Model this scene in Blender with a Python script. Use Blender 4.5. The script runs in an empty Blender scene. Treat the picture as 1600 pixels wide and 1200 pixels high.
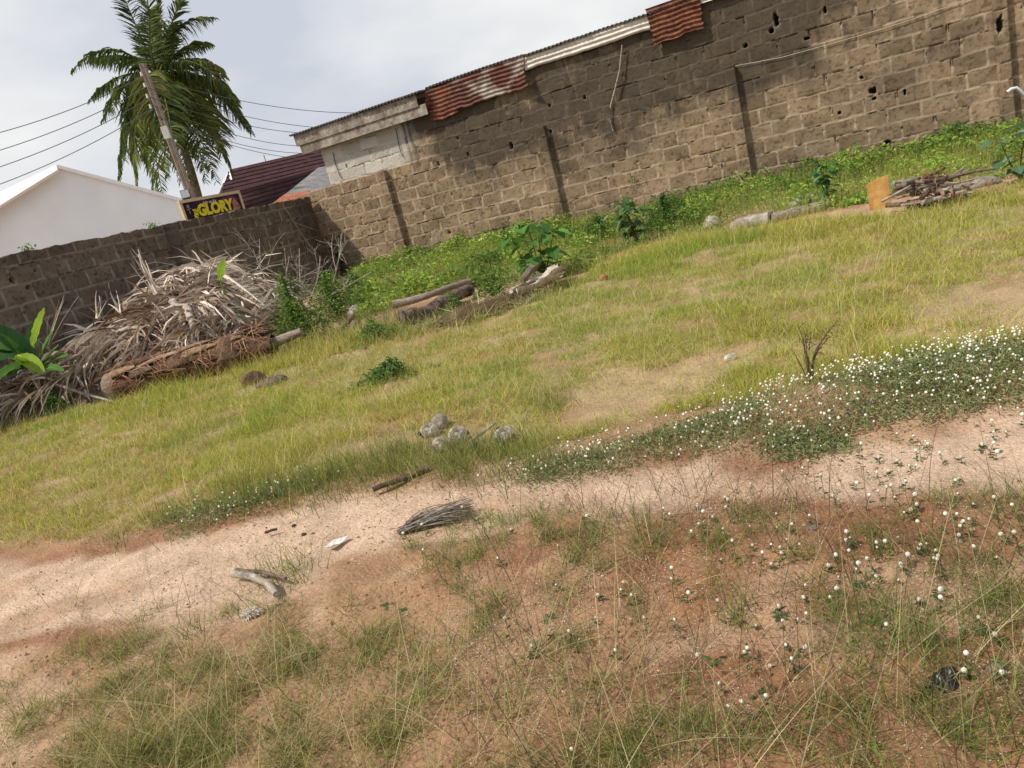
import bpy, math, random
import numpy as np
from mathutils import Matrix, Vector

# ------------------------------------------------------------------ camera, sky, sun, exposure
SC = bpy.context.scene
COL = SC.collection
FPX = 1190.0; PITCH = math.radians(15.1); ROLL = math.radians(14.8); EYE = 1.42
cr, sr = math.cos(ROLL), math.sin(ROLL)
FW = np.array([0, math.cos(PITCH), -math.sin(PITCH)]); UP0 = np.array([0, math.sin(PITCH), math.cos(PITCH)])
CX = cr*np.array([1, 0, 0.]) - sr*UP0
CY = sr*np.array([1, 0, 0.]) + cr*UP0
CAM = np.array([0, 0, EYE])
cd = bpy.data.cameras.new('camera'); cam = bpy.data.objects.new('camera', cd); COL.objects.link(cam)
cd.sensor_width = 36; cd.lens = 36*FPX/1600; cd.clip_start = 0.05; cd.clip_end = 3000
cam.matrix_world = Matrix(((CX[0], CY[0], -FW[0], 0), (CX[1], CY[1], -FW[1], 0), (CX[2], CY[2], -FW[2], EYE), (0, 0, 0, 1)))
SC.camera = cam
SC.view_settings.view_transform = 'Standard'; SC.view_settings.look = 'None'
SC.view_settings.gamma = 1; SC.view_settings.exposure = 0.08
SC.render.engine = 'CYCLES'

SUN_EL = math.radians(53); TO_SUN = np.array([-0.93, -0.36])     # horizontal direction towards the sun
TO_SUN = TO_SUN/np.linalg.norm(TO_SUN)
SUN_AZ = math.atan2(TO_SUN[0], TO_SUN[1])                         # from +Y towards +X
world = bpy.data.worlds.new('World'); SC.world = world; world.use_nodes = True
nt = world.node_tree; nt.nodes.clear()
wo = nt.nodes.new('ShaderNodeOutputWorld'); bg = nt.nodes.new('ShaderNodeBackground'); bg.inputs[1].default_value = 0.105
sky = nt.nodes.new('ShaderNodeTexSky'); sky.sky_type = 'NISHITA'; sky.sun_disc = False
sky.sun_elevation = SUN_EL; sky.sun_rotation = SUN_AZ; sky.dust_density = 2.0
tc = nt.nodes.new('ShaderNodeTexCoord')
mp = nt.nodes.new('ShaderNodeMapping'); mp.inputs['Scale'].default_value = (2.4, 2.4, 5.5); mp.inputs['Location'].default_value = (3.1, 0.4, 0.9)
n1 = nt.nodes.new('ShaderNodeTexNoise'); n1.inputs['Scale'].default_value = 1.0; n1.inputs['Detail'].default_value = 5; n1.inputs['Roughness'].default_value = 0.5
r1 = nt.nodes.new('ShaderNodeValToRGB')
r1.color_ramp.elements[0].position = 0.36; r1.color_ramp.elements[0].color = (5.7, 6.0, 6.7, 1)
r1.color_ramp.elements[1].position = 0.62; r1.color_ramp.elements[1].color = (8.4, 8.4, 8.3, 1)
mx = nt.nodes.new('ShaderNodeMix'); mx.data_type = 'RGBA'; mx.inputs[0].default_value = 0.93
nt.links.new(tc.outputs['Generated'], mp.inputs[0]); nt.links.new(mp.outputs[0], n1.inputs['Vector'])
nt.links.new(n1.outputs['Fac'], r1.inputs[0]); nt.links.new(sky.outputs[0], mx.inputs[6]); nt.links.new(r1.outputs[0], mx.inputs[7])
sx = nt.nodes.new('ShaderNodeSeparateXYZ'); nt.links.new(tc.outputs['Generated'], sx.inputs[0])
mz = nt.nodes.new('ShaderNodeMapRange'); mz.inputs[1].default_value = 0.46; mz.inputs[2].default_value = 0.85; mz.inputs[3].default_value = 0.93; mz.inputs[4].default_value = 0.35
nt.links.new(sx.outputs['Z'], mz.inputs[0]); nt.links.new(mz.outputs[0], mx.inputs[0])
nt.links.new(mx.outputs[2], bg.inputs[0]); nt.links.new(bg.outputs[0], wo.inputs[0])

sd = bpy.data.lights.new('sun', 'SUN'); sd.energy = 3.8; sd.angle = math.radians(3); sd.color = (1, 0.94, 0.84)
sun = bpy.data.objects.new('sun', sd); COL.objects.link(sun)
tsv = Vector((TO_SUN[0]*math.cos(SUN_EL), TO_SUN[1]*math.cos(SUN_EL), math.sin(SUN_EL)))
sun.rotation_euler = tsv.to_track_quat('Z', 'Y').to_euler(); sun.location = (-20, -8, 30)

# ------------------------------------------------------------------ helpers
RS = np.random.RandomState(7); random.seed(7)
def ray(u, v): return FW + CX*(u-800)/FPX - CY*(v-600)/FPX
def G(u, v, z=0.0):
    d = ray(u, v); return CAM + d*((z-EYE)/d[2])
def AT(u, v, y):
    d = ray(u, v); return CAM + d*(y/d[1])
A1 = np.array([-1.643, 18.783, 0]); D1 = np.array([0.87903, -0.47677, 0]); N1 = np.array([D1[1], -D1[0], 0])     # long wall
A2 = np.array([-6.51, 11.29, 0]); D2 = np.array([0.31828, 0.948, 0]); N2 = np.array([D2[1], -D2[0], 0])           # dark wall
def onwall(u, v, off=0.0, A=A1, N=N1):
    d = ray(u, v); return CAM + d*(((A+N*off-CAM) @ N)/(d @ N))
def w1(s, z, off=0.0): return A1 + D1*s + N1*off + np.array([0, 0, z])
def w2(s, z, off=0.0): return A2 + D2*s + N2*off + np.array([0, 0, z])
def unit(a): a = np.asarray(a, float); return a/(np.linalg.norm(a)+1e-12)

def hash2(i, j, k=0):
    i = np.asarray(i).astype(np.int64); j = np.asarray(j).astype(np.int64)
    h = (i*374761393 + j*668265263 + k*974634777) & 0xffffffff
    h = ((h ^ (h >> 13))*1274126177) & 0xffffffff
    h = ((h ^ (h >> 16))*2246822519) & 0xffffffff
    return ((h ^ (h >> 15)) & 0xffffff)/float(0xffffff)
def vnoise(x, y, k=0):
    xi = np.floor(x); yi = np.floor(y); fx = x-xi; fy = y-yi
    fx = fx*fx*(3-2*fx); fy = fy*fy*(3-2*fy)
    a = hash2(xi, yi, k); b = hash2(xi+1, yi, k); c = hash2(xi, yi+1, k); d = hash2(xi+1, yi+1, k)
    return (a*(1-fx)+b*fx)*(1-fy)+(c*(1-fx)+d*fx)*fy
def fbm(x, y, k=0, o=4):
    s = 0; a = 0.5; t = 0
    for q in range(o):
        s = s+a*vnoise(x*2**q, y*2**q, k+q*17); t += a; a *= 0.5
    return s/t
def sstep(a, b, x):
    t = np.clip((x-a)/(b-a), 0, 1); return t*t*(3-2*t)
def polysd(x, y, P):                                   # signed distance, positive inside
    P = np.asarray(P)[:, :2]; d2 = np.full(x.shape, 1e9); ins = np.zeros(x.shape, bool)
    for (ax, ay), (bx, by) in zip(P, np.roll(P, -1, 0)):
        ex, ey = bx-ax, by-ay; t = np.clip(((x-ax)*ex+(y-ay)*ey)/(ex*ex+ey*ey+1e-12), 0, 1)
        d2 = np.minimum(d2, (x-ax-t*ex)**2+(y-ay-t*ey)**2)
        ins ^= ((ay > y) != (by > y)) & (x < (bx-ax)*(y-ay)/(by-ay+1e-12)+ax)
    return np.where(ins, 1, -1)*np.sqrt(d2)
def gpoly(px): return [G(u, v)[:2] for u, v in px]

# ---- materials
def mat(name, col=None, var=0.25, scale=6.0, rough=0.85, bump=0.0, bscale=60.0, attr=False, trans=0.0, col2=None, spec=0.2, metal=0.0, stretch=None, ramp=(0.38, 0.62)):
    m = bpy.data.materials.new(name); m.use_nodes = True; t = m.node_tree; p = t.nodes['Principled BSDF']
    p.inputs['Roughness'].default_value = rough; p.inputs['Specular IOR Level'].default_value = spec; p.inputs['Metallic'].default_value = metal
    co = t.nodes.new('ShaderNodeTexCoord'); src = co.outputs['Object']
    if stretch:
        mm = t.nodes.new('ShaderNodeMapping'); mm.inputs['Scale'].default_value = stretch; t.links.new(src, mm.inputs[0]); src = mm.outputs[0]
    no = t.nodes.new('ShaderNodeTexNoise'); no.inputs['Scale'].default_value = scale; no.inputs['Detail'].default_value = 6; no.inputs['Roughness'].default_value = 0.62
    t.links.new(src, no.inputs['Vector'])
    if attr:
        a = t.nodes.new('ShaderNodeAttribute'); a.attribute_name = 'Col'; base = a.outputs['Color']
    else:
        rg = t.nodes.new('ShaderNodeValToRGB'); c2 = col2 or col
        rg.color_ramp.elements[0].position = ramp[0]; rg.color_ramp.elements[1].position = ramp[1]
        rg.color_ramp.elements[0].color = (*col, 1); rg.color_ramp.elements[1].color = (*c2, 1)
        t.links.new(no.outputs['Fac'], rg.inputs[0]); base = rg.outputs[0]
    mr = t.nodes.new('ShaderNodeMapRange'); mr.inputs[1].default_value = 0.3; mr.inputs[2].default_value = 0.7
    mr.inputs[3].default_value = 1-var; mr.inputs[4].default_value = 1+var
    n2 = t.nodes.new('ShaderNodeTexNoise'); n2.inputs['Scale'].default_value = scale*3.7; n2.inputs['Detail'].default_value = 5
    t.links.new(src, n2.inputs['Vector']); t.links.new(n2.outputs['Fac'], mr.inputs[0])
    mu = t.nodes.new('ShaderNodeVectorMath'); mu.operation = 'SCALE'; t.links.new(base, mu.inputs[0]); t.links.new(mr.outputs[0], mu.inputs['Scale'])
    t.links.new(mu.outputs[0], p.inputs['Base Color'])
    if bump:
        b = t.nodes.new('ShaderNodeBump'); b.inputs['Strength'].default_value = bump; b.inputs['Distance'].default_value = 0.02
        n3 = t.nodes.new('ShaderNodeTexNoise'); n3.inputs['Scale'].default_value = bscale; n3.inputs['Detail'].default_value = 6
        t.links.new(src, n3.inputs['Vector']); t.links.new(n3.outputs['Fac'], b.inputs['Height']); t.links.new(b.outputs[0], p.inputs['Normal'])
    if trans:
        tr = t.nodes.new('ShaderNodeBsdfTranslucent'); t.links.new(mu.outputs[0], tr.inputs[0])
        ms = t.nodes.new('ShaderNodeMixShader'); ms.inputs[0].default_value = trans
        t.links.new(p.outputs[0], ms.inputs[1]); t.links.new(tr.outputs[0], ms.inputs[2]); t.links.new(ms.outputs[0], t.nodes['Material Output'].inputs[0])
    return m

M = {}
M['blade'] = mat('grass_blades', attr=True, var=0.12, scale=3, rough=0.6, trans=0.35)
M['leaf'] = mat('green_leaves', attr=True, var=0.15, scale=8, rough=0.6, trans=0.35, spec=0.15)
M['dry'] = mat('dry_leaf_fibre', attr=True, var=0.22, scale=14, rough=0.8, trans=0.08)
M['block'] = mat('sandcrete_blocks', attr=True, var=0.22, scale=26, rough=0.95, bump=0.35, bscale=140, spec=0.06)
M['ground'] = mat('sandy_soil', attr=True, var=0.17, scale=16, rough=0.97, bump=0.8, bscale=70, spec=0.05)
M['wood'] = mat('weathered_wood', (0.20, 0.15, 0.115), 0.3, 5, 0.85, 0.5, 30, col2=(0.30, 0.245, 0.20), stretch=(1, 1, 6))
M['oldboard'] = mat('grey_weathered_board', (0.16, 0.13, 0.105), 0.3, 3.5, 0.85, 0.3, 40, col2=(0.36, 0.31, 0.26))
M['logbark'] = mat('rotten_bark', (0.06, 0.042, 0.032), 0.4, 5, 0.95, 0.9, 30, col2=(0.22, 0.165, 0.125), stretch=(2.5, 2.5, 2.5))
M['bark'] = mat('brown_bark', (0.10, 0.068, 0.048), 0.35, 9, 0.9, 0.8, 40, col2=(0.19, 0.135, 0.10))
M['fibre'] = mat('red_brown_coir', (0.075, 0.042, 0.027), 0.4, 8, 0.95, 0.9, 60, col2=(0.18, 0.105, 0.066))
M['coirwood'] = mat('tan_leaf_base', (0.20, 0.115, 0.065), 0.3, 7, 0.9, 0.5, 50, col2=(0.33, 0.235, 0.16))
M['rust'] = mat('rusted_sheet', (0.095, 0.034, 0.022), 0.4, 5, 0.85, 0.2, 50, col2=(0.21, 0.085, 0.05), spec=0.2)
M['rust2'] = mat('half_rusted_sheet', (0.12, 0.048, 0.034), 0.35, 1.7, 0.75, 0.2, 50, col2=(0.40, 0.34, 0.30), spec=0.25, ramp=(0.52, 0.66))
M['zinc'] = mat('pale_zinc_sheet', (0.50, 0.45, 0.39), 0.14, 3, 0.55, 0.1, 40, col2=(0.68, 0.63, 0.56), spec=0.4)
M['darkzinc'] = mat('dark_old_zinc', (0.05, 0.045, 0.04), 0.3, 6, 0.7, 0.1, 40, col2=(0.11, 0.10, 0.09))
M['greyzinc'] = mat('grey_zinc', (0.17, 0.17, 0.175), 0.2, 4, 0.7, 0.1, 40, col2=(0.27, 0.26, 0.255))
M['orange'] = mat('orange_rust', (0.27, 0.085, 0.045), 0.3, 5, 0.85, 0.1, 40, col2=(0.38, 0.17, 0.10))
M['palestone'] = mat('pale_stone', (0.27, 0.24, 0.20), 0.25, 9, 0.95, 0.7, 40, col2=(0.43, 0.39, 0.33))
M['plaster'] = mat('white_render', (0.78, 0.85, 0.89), 0.04, 0.3, 0.9, 0.1, 30, col2=(0.85, 0.90, 0.93))
M['whitepaint'] = mat('white_paint', (0.82, 0.82, 0.81), 0.04, 3, 0.6)
M['maroon'] = mat('maroon_tiles', (0.048, 0.022, 0.025), 0.25, 3, 0.8, 0.3, 20, col2=(0.075, 0.034, 0.035), spec=0.15)
M['maroonlight'] = mat('dusty_maroon_ridge', (0.22, 0.12, 0.11), 0.2, 3, 0.8)
M['concrete'] = mat('pole_concrete', (0.24, 0.19, 0.155), 0.25, 5, 0.9, 0.3, 40, col2=(0.33, 0.27, 0.22))
M['ptrunk'] = mat('palm_trunk', (0.10, 0.075, 0.055), 0.3, 6, 0.9, 0.6, 25, col2=(0.17, 0.13, 0.10))
M['black'] = mat('black_plastic', (0.012, 0.012, 0.016), 0.2, 10, 0.35, spec=0.5)
M['wire'] = mat('grey_wire', (0.10, 0.105, 0.12), 0.1, 5, 0.6)
M['cream'] = mat('cream_frame', (0.62, 0.47, 0.28), 0.15, 4, 0.6)
M['banner'] = mat('printed_banner', (0.012, 0.006, 0.008), 0.3, 1.8, 0.5, col2=(0.05, 0.012, 0.03))
M['purple'] = mat('banner_purple_print', (0.10, 0.012, 0.09), 0.4, 14, 0.5, col2=(0.22, 0.03, 0.08))
M['redprint'] = mat('banner_red_print', (0.30, 0.05, 0.03), 0.4, 10, 0.5, col2=(0.38, 0.30, 0.22))
M['yellow'] = mat('yellow_lettering', (0.75, 0.66, 0.03), 0.05, 5, 0.5)
M['pinkprint'] = mat('pale_lettering', (0.66, 0.58, 0.60), 0.05, 5, 0.5)
M['glass'] = mat('lamp_glass', (0.42, 0.46, 0.48), 0.05, 4, 0.2, spec=0.5)
M['greypaint'] = mat('grey_box', (0.62, 0.61, 0.56), 0.08, 4, 0.6)
M['coconut'] = mat('grey_coconut_husk', (0.16, 0.125, 0.095), 0.35, 16, 0.95, 1.0, 50, col2=(0.50, 0.45, 0.385), ramp=(0.36, 0.55))
M['flower'] = mat('white_globe_flower', (0.70, 0.68, 0.55), 0.10, 260, 0.9, 0.25, 600, col2=(0.84, 0.83, 0.76))
M['flowerold'] = mat('ageing_globe_flower', (0.50, 0.44, 0.30), 0.2, 260, 0.9, 0.3, 600, col2=(0.72, 0.68, 0.56))
M['stone'] = mat('rough_stone', (0.20, 0.17, 0.135), 0.3, 9, 0.95, 0.8, 40, col2=(0.33, 0.28, 0.23))
M['orangeboard'] = mat('ochre_board', (0.42, 0.22, 0.065), 0.15, 4, 0.8, 0.3, 30, col2=(0.50, 0.29, 0.10))
M['palebark'] = mat('pale_bark_strip', (0.45, 0.36, 0.27), 0.25, 9, 0.85, 0.5, 60, col2=(0.70, 0.62, 0.51), stretch=(3, 3, 1))
M['paper'] = mat('pale_scrap', (0.55, 0.54, 0.50), 0.12, 20, 0.7, col2=(0.68, 0.66, 0.62))
M['whitehusk'] = mat('bleached_husk', (0.36, 0.31, 0.25), 0.3, 25, 0.9, 0.8, 80, col2=(0.60, 0.54, 0.46))
M['pipe'] = mat('pale_pipe', (0.62, 0.67, 0.72), 0.06, 10, 0.35, spec=0.5)
M['rope'] = mat('pale_cord', (0.50, 0.42, 0.32), 0.1, 10, 0.9)
M['stalk'] = mat('grey_dry_stalk', (0.27, 0.225, 0.18), 0.3, 8, 0.85, 0.5, 60, col2=(0.46, 0.405, 0.345), stretch=(1, 1, 4))
M['darktwig'] = mat('dark_brown_twig', (0.075, 0.05, 0.04), 0.3, 20, 0.9)
M['petal'] = mat('fallen_petals', (0.62, 0.56, 0.47), 0.1, 20, 0.8)

ORI = {}
class MB:
    def __init__(s): s.v = []; s.f = []; s.c = []; s.n = 0; s.sm = []
    def add(s, v, f, col=None, smooth=False):
        v = np.asarray(v, float).reshape(-1, 3); f = np.asarray(f, int)
        if f.shape[1] == 3: f = np.concatenate([f, np.full((len(f), 1), -1-s.n)], 1)
        s.v.append(v); s.f.append(f+s.n)
        c = np.ones((len(v), 3))*0.5 if col is None else np.broadcast_to(np.asarray(col, float), (len(v), 3)) if np.ndim(col) == 1 else np.asarray(col, float)
        s.c.append(c); s.n += len(v); s.sm.append(np.full(len(f), smooth))
        return s
    def box(s, c, ax, ay, az, hx, hy, hz, col=None, jit=0.0):
        c = np.asarray(c, float); V = []
        for k in range(8):
            V.append(c+ax*(hx if k & 1 else -hx)+ay*(hy if k & 2 else -hy)+az*(hz if k & 4 else -hz))
        V = np.array(V)
        if jit: V = V+RS.uniform(-jit, jit, V.shape)
        return s.add(V, [[0, 2, 3, 1], [4, 5, 7, 6], [0, 1, 5, 4], [2, 6, 7, 3], [0, 4, 6, 2], [1, 3, 7, 5]], col)
    def tube(s, P, R, k=6, col=None, flat=1.0, cap=True, smooth=True, ref=(0, 0, 1.0)):
        P = np.asarray(P, float); n = len(P); R = np.broadcast_to(np.asarray(R, float), (n,))
        T = np.gradient(P, axis=0); T /= np.linalg.norm(T, axis=1)[:, None]+1e-12
        ref = np.asarray(ref, float); U = np.cross(T, ref)
        bad = np.linalg.norm(U, axis=1) < 0.15
        U[bad] = np.cross(T[bad], np.array([1, 0.3, 0.0])); U /= np.linalg.norm(U, axis=1)[:, None]+1e-12
        W = np.cross(U, T); a = np.arange(k)*2*np.pi/k
        V = P[:, None]+R[:, None, None]*(np.cos(a)[None, :, None]*U[:, None]+flat*np.sin(a)[None, :, None]*W[:, None])
        i = np.arange(n-1)[:, None]; j = np.arange(k)[None]
        F = np.stack([i*k+j, i*k+(j+1) % k, (i+1)*k+(j+1) % k, (i+1)*k+j], -1).reshape(-1, 4)
        c = col
        if col is not None and np.ndim(col) == 2: c = np.repeat(np.asarray(col), k, 0)
        V = V.reshape(-1, 3)
        s.add(V, F, c, smooth)
        if cap:
            for e, st in ((0, 0), (1, (n-1)*k)):
                idx = np.arange(k)+st; q = np.concatenate([V[idx], P[-e][None]]); fc = [[k, (t+1) % k, t] if e == 0 else [k, t, (t+1) % k] for t in range(k)]
                s.add(q, fc, None if col is None else (col if np.ndim(col) == 1 else np.asarray(col)[-e]))
        return s
    def grid(s, V, col=None, smooth=True):
        n, m = V.shape[:2]; i = np.arange(n-1)[:, None]; j = np.arange(m-1)[None]
        F = np.stack([i*m+j, i*m+j+1, (i+1)*m+j+1, (i+1)*m+j], -1).reshape(-1, 4)
        return s.add(V.reshape(-1, 3), F, None if col is None else np.asarray(col).reshape(-1, 3) if np.ndim(col) > 1 else col, smooth)
    def blob(s, c, r, seed=0, amp=0.15, nu=14, nv=9, col=None, freq=2.0, axes=None):
        th = np.linspace(0, 2*np.pi, nu+1)[None]; ph = np.linspace(0.02, np.pi-0.02, nv)[:, None]
        d = np.stack([np.sin(ph)*np.cos(th), np.sin(ph)*np.sin(th), np.cos(ph)+0*th], -1)
        a = 1+amp*2*(fbm(d[..., 0]*freq+seed*3.1+d[..., 2]*freq*.7, d[..., 1]*freq+seed*1.7-d[..., 2]*freq*.6, seed)-0.5)
        a[:, -1] = a[:, 0]
        V = d*a[..., None]*np.asarray(r, float)
        if axes is not None: V = V @ np.asarray(axes)
        return s.grid((V+np.asarray(c))[:, ::-1], col)
    def build(s, name, material, parent=None, loc=None):
        v = np.concatenate(s.v); f = np.concatenate(s.f); c = np.concatenate(s.c); sm = np.concatenate(s.sm)
        if parent is not None: o0 = ORI[parent.name]
        elif loc is not None: o0 = np.asarray(loc, float)
        else: o0 = np.array([v[:, 0].mean(), v[:, 1].mean(), v[:, 2].min()])
        me = bpy.data.meshes.new(name); v = v-o0
        tri = f[:, 3] < 0; ls = np.where(tri, 3, 4); st = np.concatenate([[0], np.cumsum(ls)[:-1]])
        li = f.reshape(-1)[(np.stack([np.ones(len(f), bool)]*3+[~tri], 1)).reshape(-1)]
        me.vertices.add(len(v)); me.vertices.foreach_set('co', v.astype(np.float32).ravel())
        me.loops.add(len(li)); me.loops.foreach_set('vertex_index', li.astype(np.int32))
        me.polygons.add(len(f)); me.polygons.foreach_set('loop_start', st.astype(np.int32)); me.polygons.foreach_set('loop_total', ls.astype(np.int32))
        me.update(calc_edges=True); me.polygons.foreach_set('use_smooth', sm)
        at = me.attributes.new('Col', 'FLOAT_COLOR', 'POINT')
        at.data.foreach_set('color', np.concatenate([c, np.ones((len(c), 1))], 1).astype(np.float32).ravel())
        me.materials.append(material); me.validate()
        o = bpy.data.objects.new(name, me); COL.objects.link(o)
        if parent is not None: o.parent = parent; ORI[o.name] = ORI[parent.name]
        else: o.location = o0; ORI[o.name] = o0
        return o

def tag(o, label=None, cat=None, group=None, kind=None):
    if label: o['label'] = label
    if cat: o['category'] = cat
    if group: o['group'] = group
    if kind: o['kind'] = kind
    return o
def thing(name, label, cat, loc, group=None):
    o = bpy.data.objects.new(name, None); COL.objects.link(o); o.empty_display_size = 0.2
    o.location = loc; ORI[o.name] = np.asarray(loc, float)
    return tag(o, label, cat, group)
def dup(root, loc, rz, sc=1.0, label=None):
    r = root.copy(); COL.objects.link(r); r.location = loc; r.rotation_euler = (0, 0, rz); r.scale = (sc, sc, sc)
    if label: r['label'] = label
    for ch in list(root.children):
        k = ch.copy(); COL.objects.link(k); k.parent = r
    return r

# blades: curved tapering strips, all at once
def blades(mb, P, az, L, lean, bend, w, col, K=3, face=None, tipw=0.12):
    n = len(P); t = np.linspace(0, 1, K+1)[None]
    ang = lean[:, None]+bend[:, None]*t                      # angle from vertical
    ds = (L/K)[:, None]
    hx = np.concatenate([np.zeros((n, 1)), np.cumsum(np.sin(ang[:, :-1])*ds, 1)], 1)
    hz = np.concatenate([np.zeros((n, 1)), np.cumsum(np.cos(ang[:, :-1])*ds, 1)], 1)
    C = P[:, None]+np.stack([np.cos(az)[:, None]*hx, np.sin(az)[:, None]*hx, hz], -1)
    fa = az+np.pi/2+RS.uniform(-0.9, 0.9, n) if face is None else face
    S = np.stack([np.cos(fa), np.sin(fa), RS.uniform(-0.2, 0.2, n)], -1)[:, None]*(w[:, None]*(1-(1-tipw)*t)*0.5)[..., None]
    V = np.stack([C-S, C+S], 2).reshape(n, -1, 3)
    m = 2*(K+1); k = np.arange(K)
    q = np.stack([2*k, 2*k+1, 2*k+3, 2*k+2], -1)
    F = (np.arange(n)[:, None, None]*m+q[None]).reshape(-1, 4)
    mb.add(V.reshape(-1, 3), F, np.repeat(col, m, 0), True)
# leaves: a folded pair of quads each
def leaves(mb, P, dirs, L, w, col, fold=0.25, droop=0.2):
    n = len(P); d = dirs/(np.linalg.norm(dirs, axis=1)[:, None]+1e-9)
    up = np.array([0, 0, 1.0])+RS.normal(0, 0.35, (n, 3)); s = np.cross(d, up); s /= np.linalg.norm(s, axis=1)[:, None]+1e-9
    nn = np.cross(s, d); L = L[:, None]; w = w[:, None]
    tip = P+d*L-nn*L*droop; mid = P+d*L*0.45
    a = mid+s*w*0.5+nn*w*fold; b = mid-s*w*0.5+nn*w*fold
    V = np.stack([P, a, tip, b], 1).reshape(-1, 3)
    F = (np.arange(n)[:, None]*4+np.array([0, 1, 2, 3])[None])
    F2 = np.concatenate([F[:, [0, 1, 2]], F[:, [0, 2, 3]]])
    mb.add(V, F2, np.repeat(col, 4, 0), False)
def mixcol(n, pal, jit=0.15):
    pal = np.asarray(pal); i = RS.randint(0, len(pal), n); j = RS.randint(0, len(pal), n); t = RS.rand(n, 1)
    return np.clip((pal[i]*(1-t)+pal[j]*t)*(1+RS.normal(0, jit, (n, 1))), 0.003, 0.95)
def sample_poly(P, n, wt=None):
    P = np.asarray(P); lo = P.min(0); hi = P.max(0); out = np.zeros((0, 2))
    while len(out) < n:
        q = RS.uniform(lo, hi, (max(n, 2000), 2)); k = polysd(q[:, 0], q[:, 1], P) > 0
        if wt is not None: k &= RS.rand(len(q)) < wt(q[:, 0], q[:, 1])
        out = np.concatenate([out, q[k]])
    return out[:n]

# ------------------------------------------------------------------ ground and path
PATH = gpoly([(-900, 1080), (-260, 905), (0, 862), (110, 862), (200, 836), (330, 815), (430, 795), (540, 770), (640, 758), (800, 742), (960, 725), (1100, 712), (1200, 712), (1330, 672), (1440, 668), (1620, 622), (1750, 590), (2500, 390),
              (2600, 520), (1800, 700), (1600, 745), (1480, 745), (1330, 790), (1150, 790), (1000, 790), (860, 785), (760, 830), (640, 850), (520, 880), (450, 930), (380, 965), (260, 985), (100, 975), (0, 995), (-260, 1050), (-900, 1240)])
RED = gpoly([(600, 860), (860, 850), (1100, 830), (1400, 800), (1700, 780), (2500, 600), (2400, 1300), (900, 1300), (760, 1230), (820, 1000), (640, 960)])
BARE = [(gpoly([(930, 575), (1010, 545), (1130, 560), (1180, 590), (1100, 640), (980, 655), (860, 650), (840, 625)]), 0.8),
        (gpoly([(1380, 485), (1500, 455), (1640, 440), (1640, 505), (1540, 520), (1400, 520)]), 0.8),
        (gpoly([(520, 670), (640, 640), (800, 640), (860, 690), (640, 720), (520, 710)]), 0.55),
        (gpoly([(1060, 540), (1240, 530), (1300, 560), (1120, 600)]), 0.8)]
LAWN = gpoly([(-900, 1100), (-330, 950), (0, 858), (220, 830), (430, 780), (540, 755), (700, 735), (860, 700), (1000, 660), (1200, 620), (1400, 575), (1700, 520), (2500, 330), (2500, 40), (1750, 235), (1600, 285), (1540, 300), (1400, 335), (1250, 345), (1120, 365),
              (1000, 385), (900, 438), (800, 472), (640, 516), (520, 528), (430, 556), (330, 592), (190, 624), (60, 655), (-330, 750), (-900, 890)])
_fr = np.random.RandomState(21)
FEET = [(*G(u+_fr.normal(0, 25), v+_fr.normal(0, 12))[:2], _fr.normal(-0.3, 0.5)) for u, v in [(60, 930), (150, 905), (260, 900), (330, 870), (480, 840), (560, 820), (180, 950), (870, 770), (960, 765), (1060, 755), (1180, 745), (1290, 725), (1400, 715), (1500, 700), (1560, 680), (1480, 690), (720, 800), (20, 960)]]
def hgt(x, y):
    pm = sstep(-0.18, 0.12, polysd(x, y, PATH))
    h = 0.05*(fbm(x*0.7, y*0.7, 3, 3)-0.5)+0.05*(fbm(x*3.5, y*3.5, 5, 4)-0.5)*(1-0.6*pm)+0.03*(fbm(x*14, y*14, 9, 3)-0.5)*(1-0.6*pm)
    for fx, fy, fa in FEET:
        dx = (x-fx)*math.cos(fa)+(y-fy)*math.sin(fa); dy = (y-fy)*math.cos(fa)-(x-fx)*math.sin(fa)
        r2 = (dx/0.125)**2+(dy/0.05)**2; h = h-0.014*np.exp(-r2**2)+0.006*np.exp(-(r2-1.7)**2*2)
    return h-0.03*pm
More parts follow.
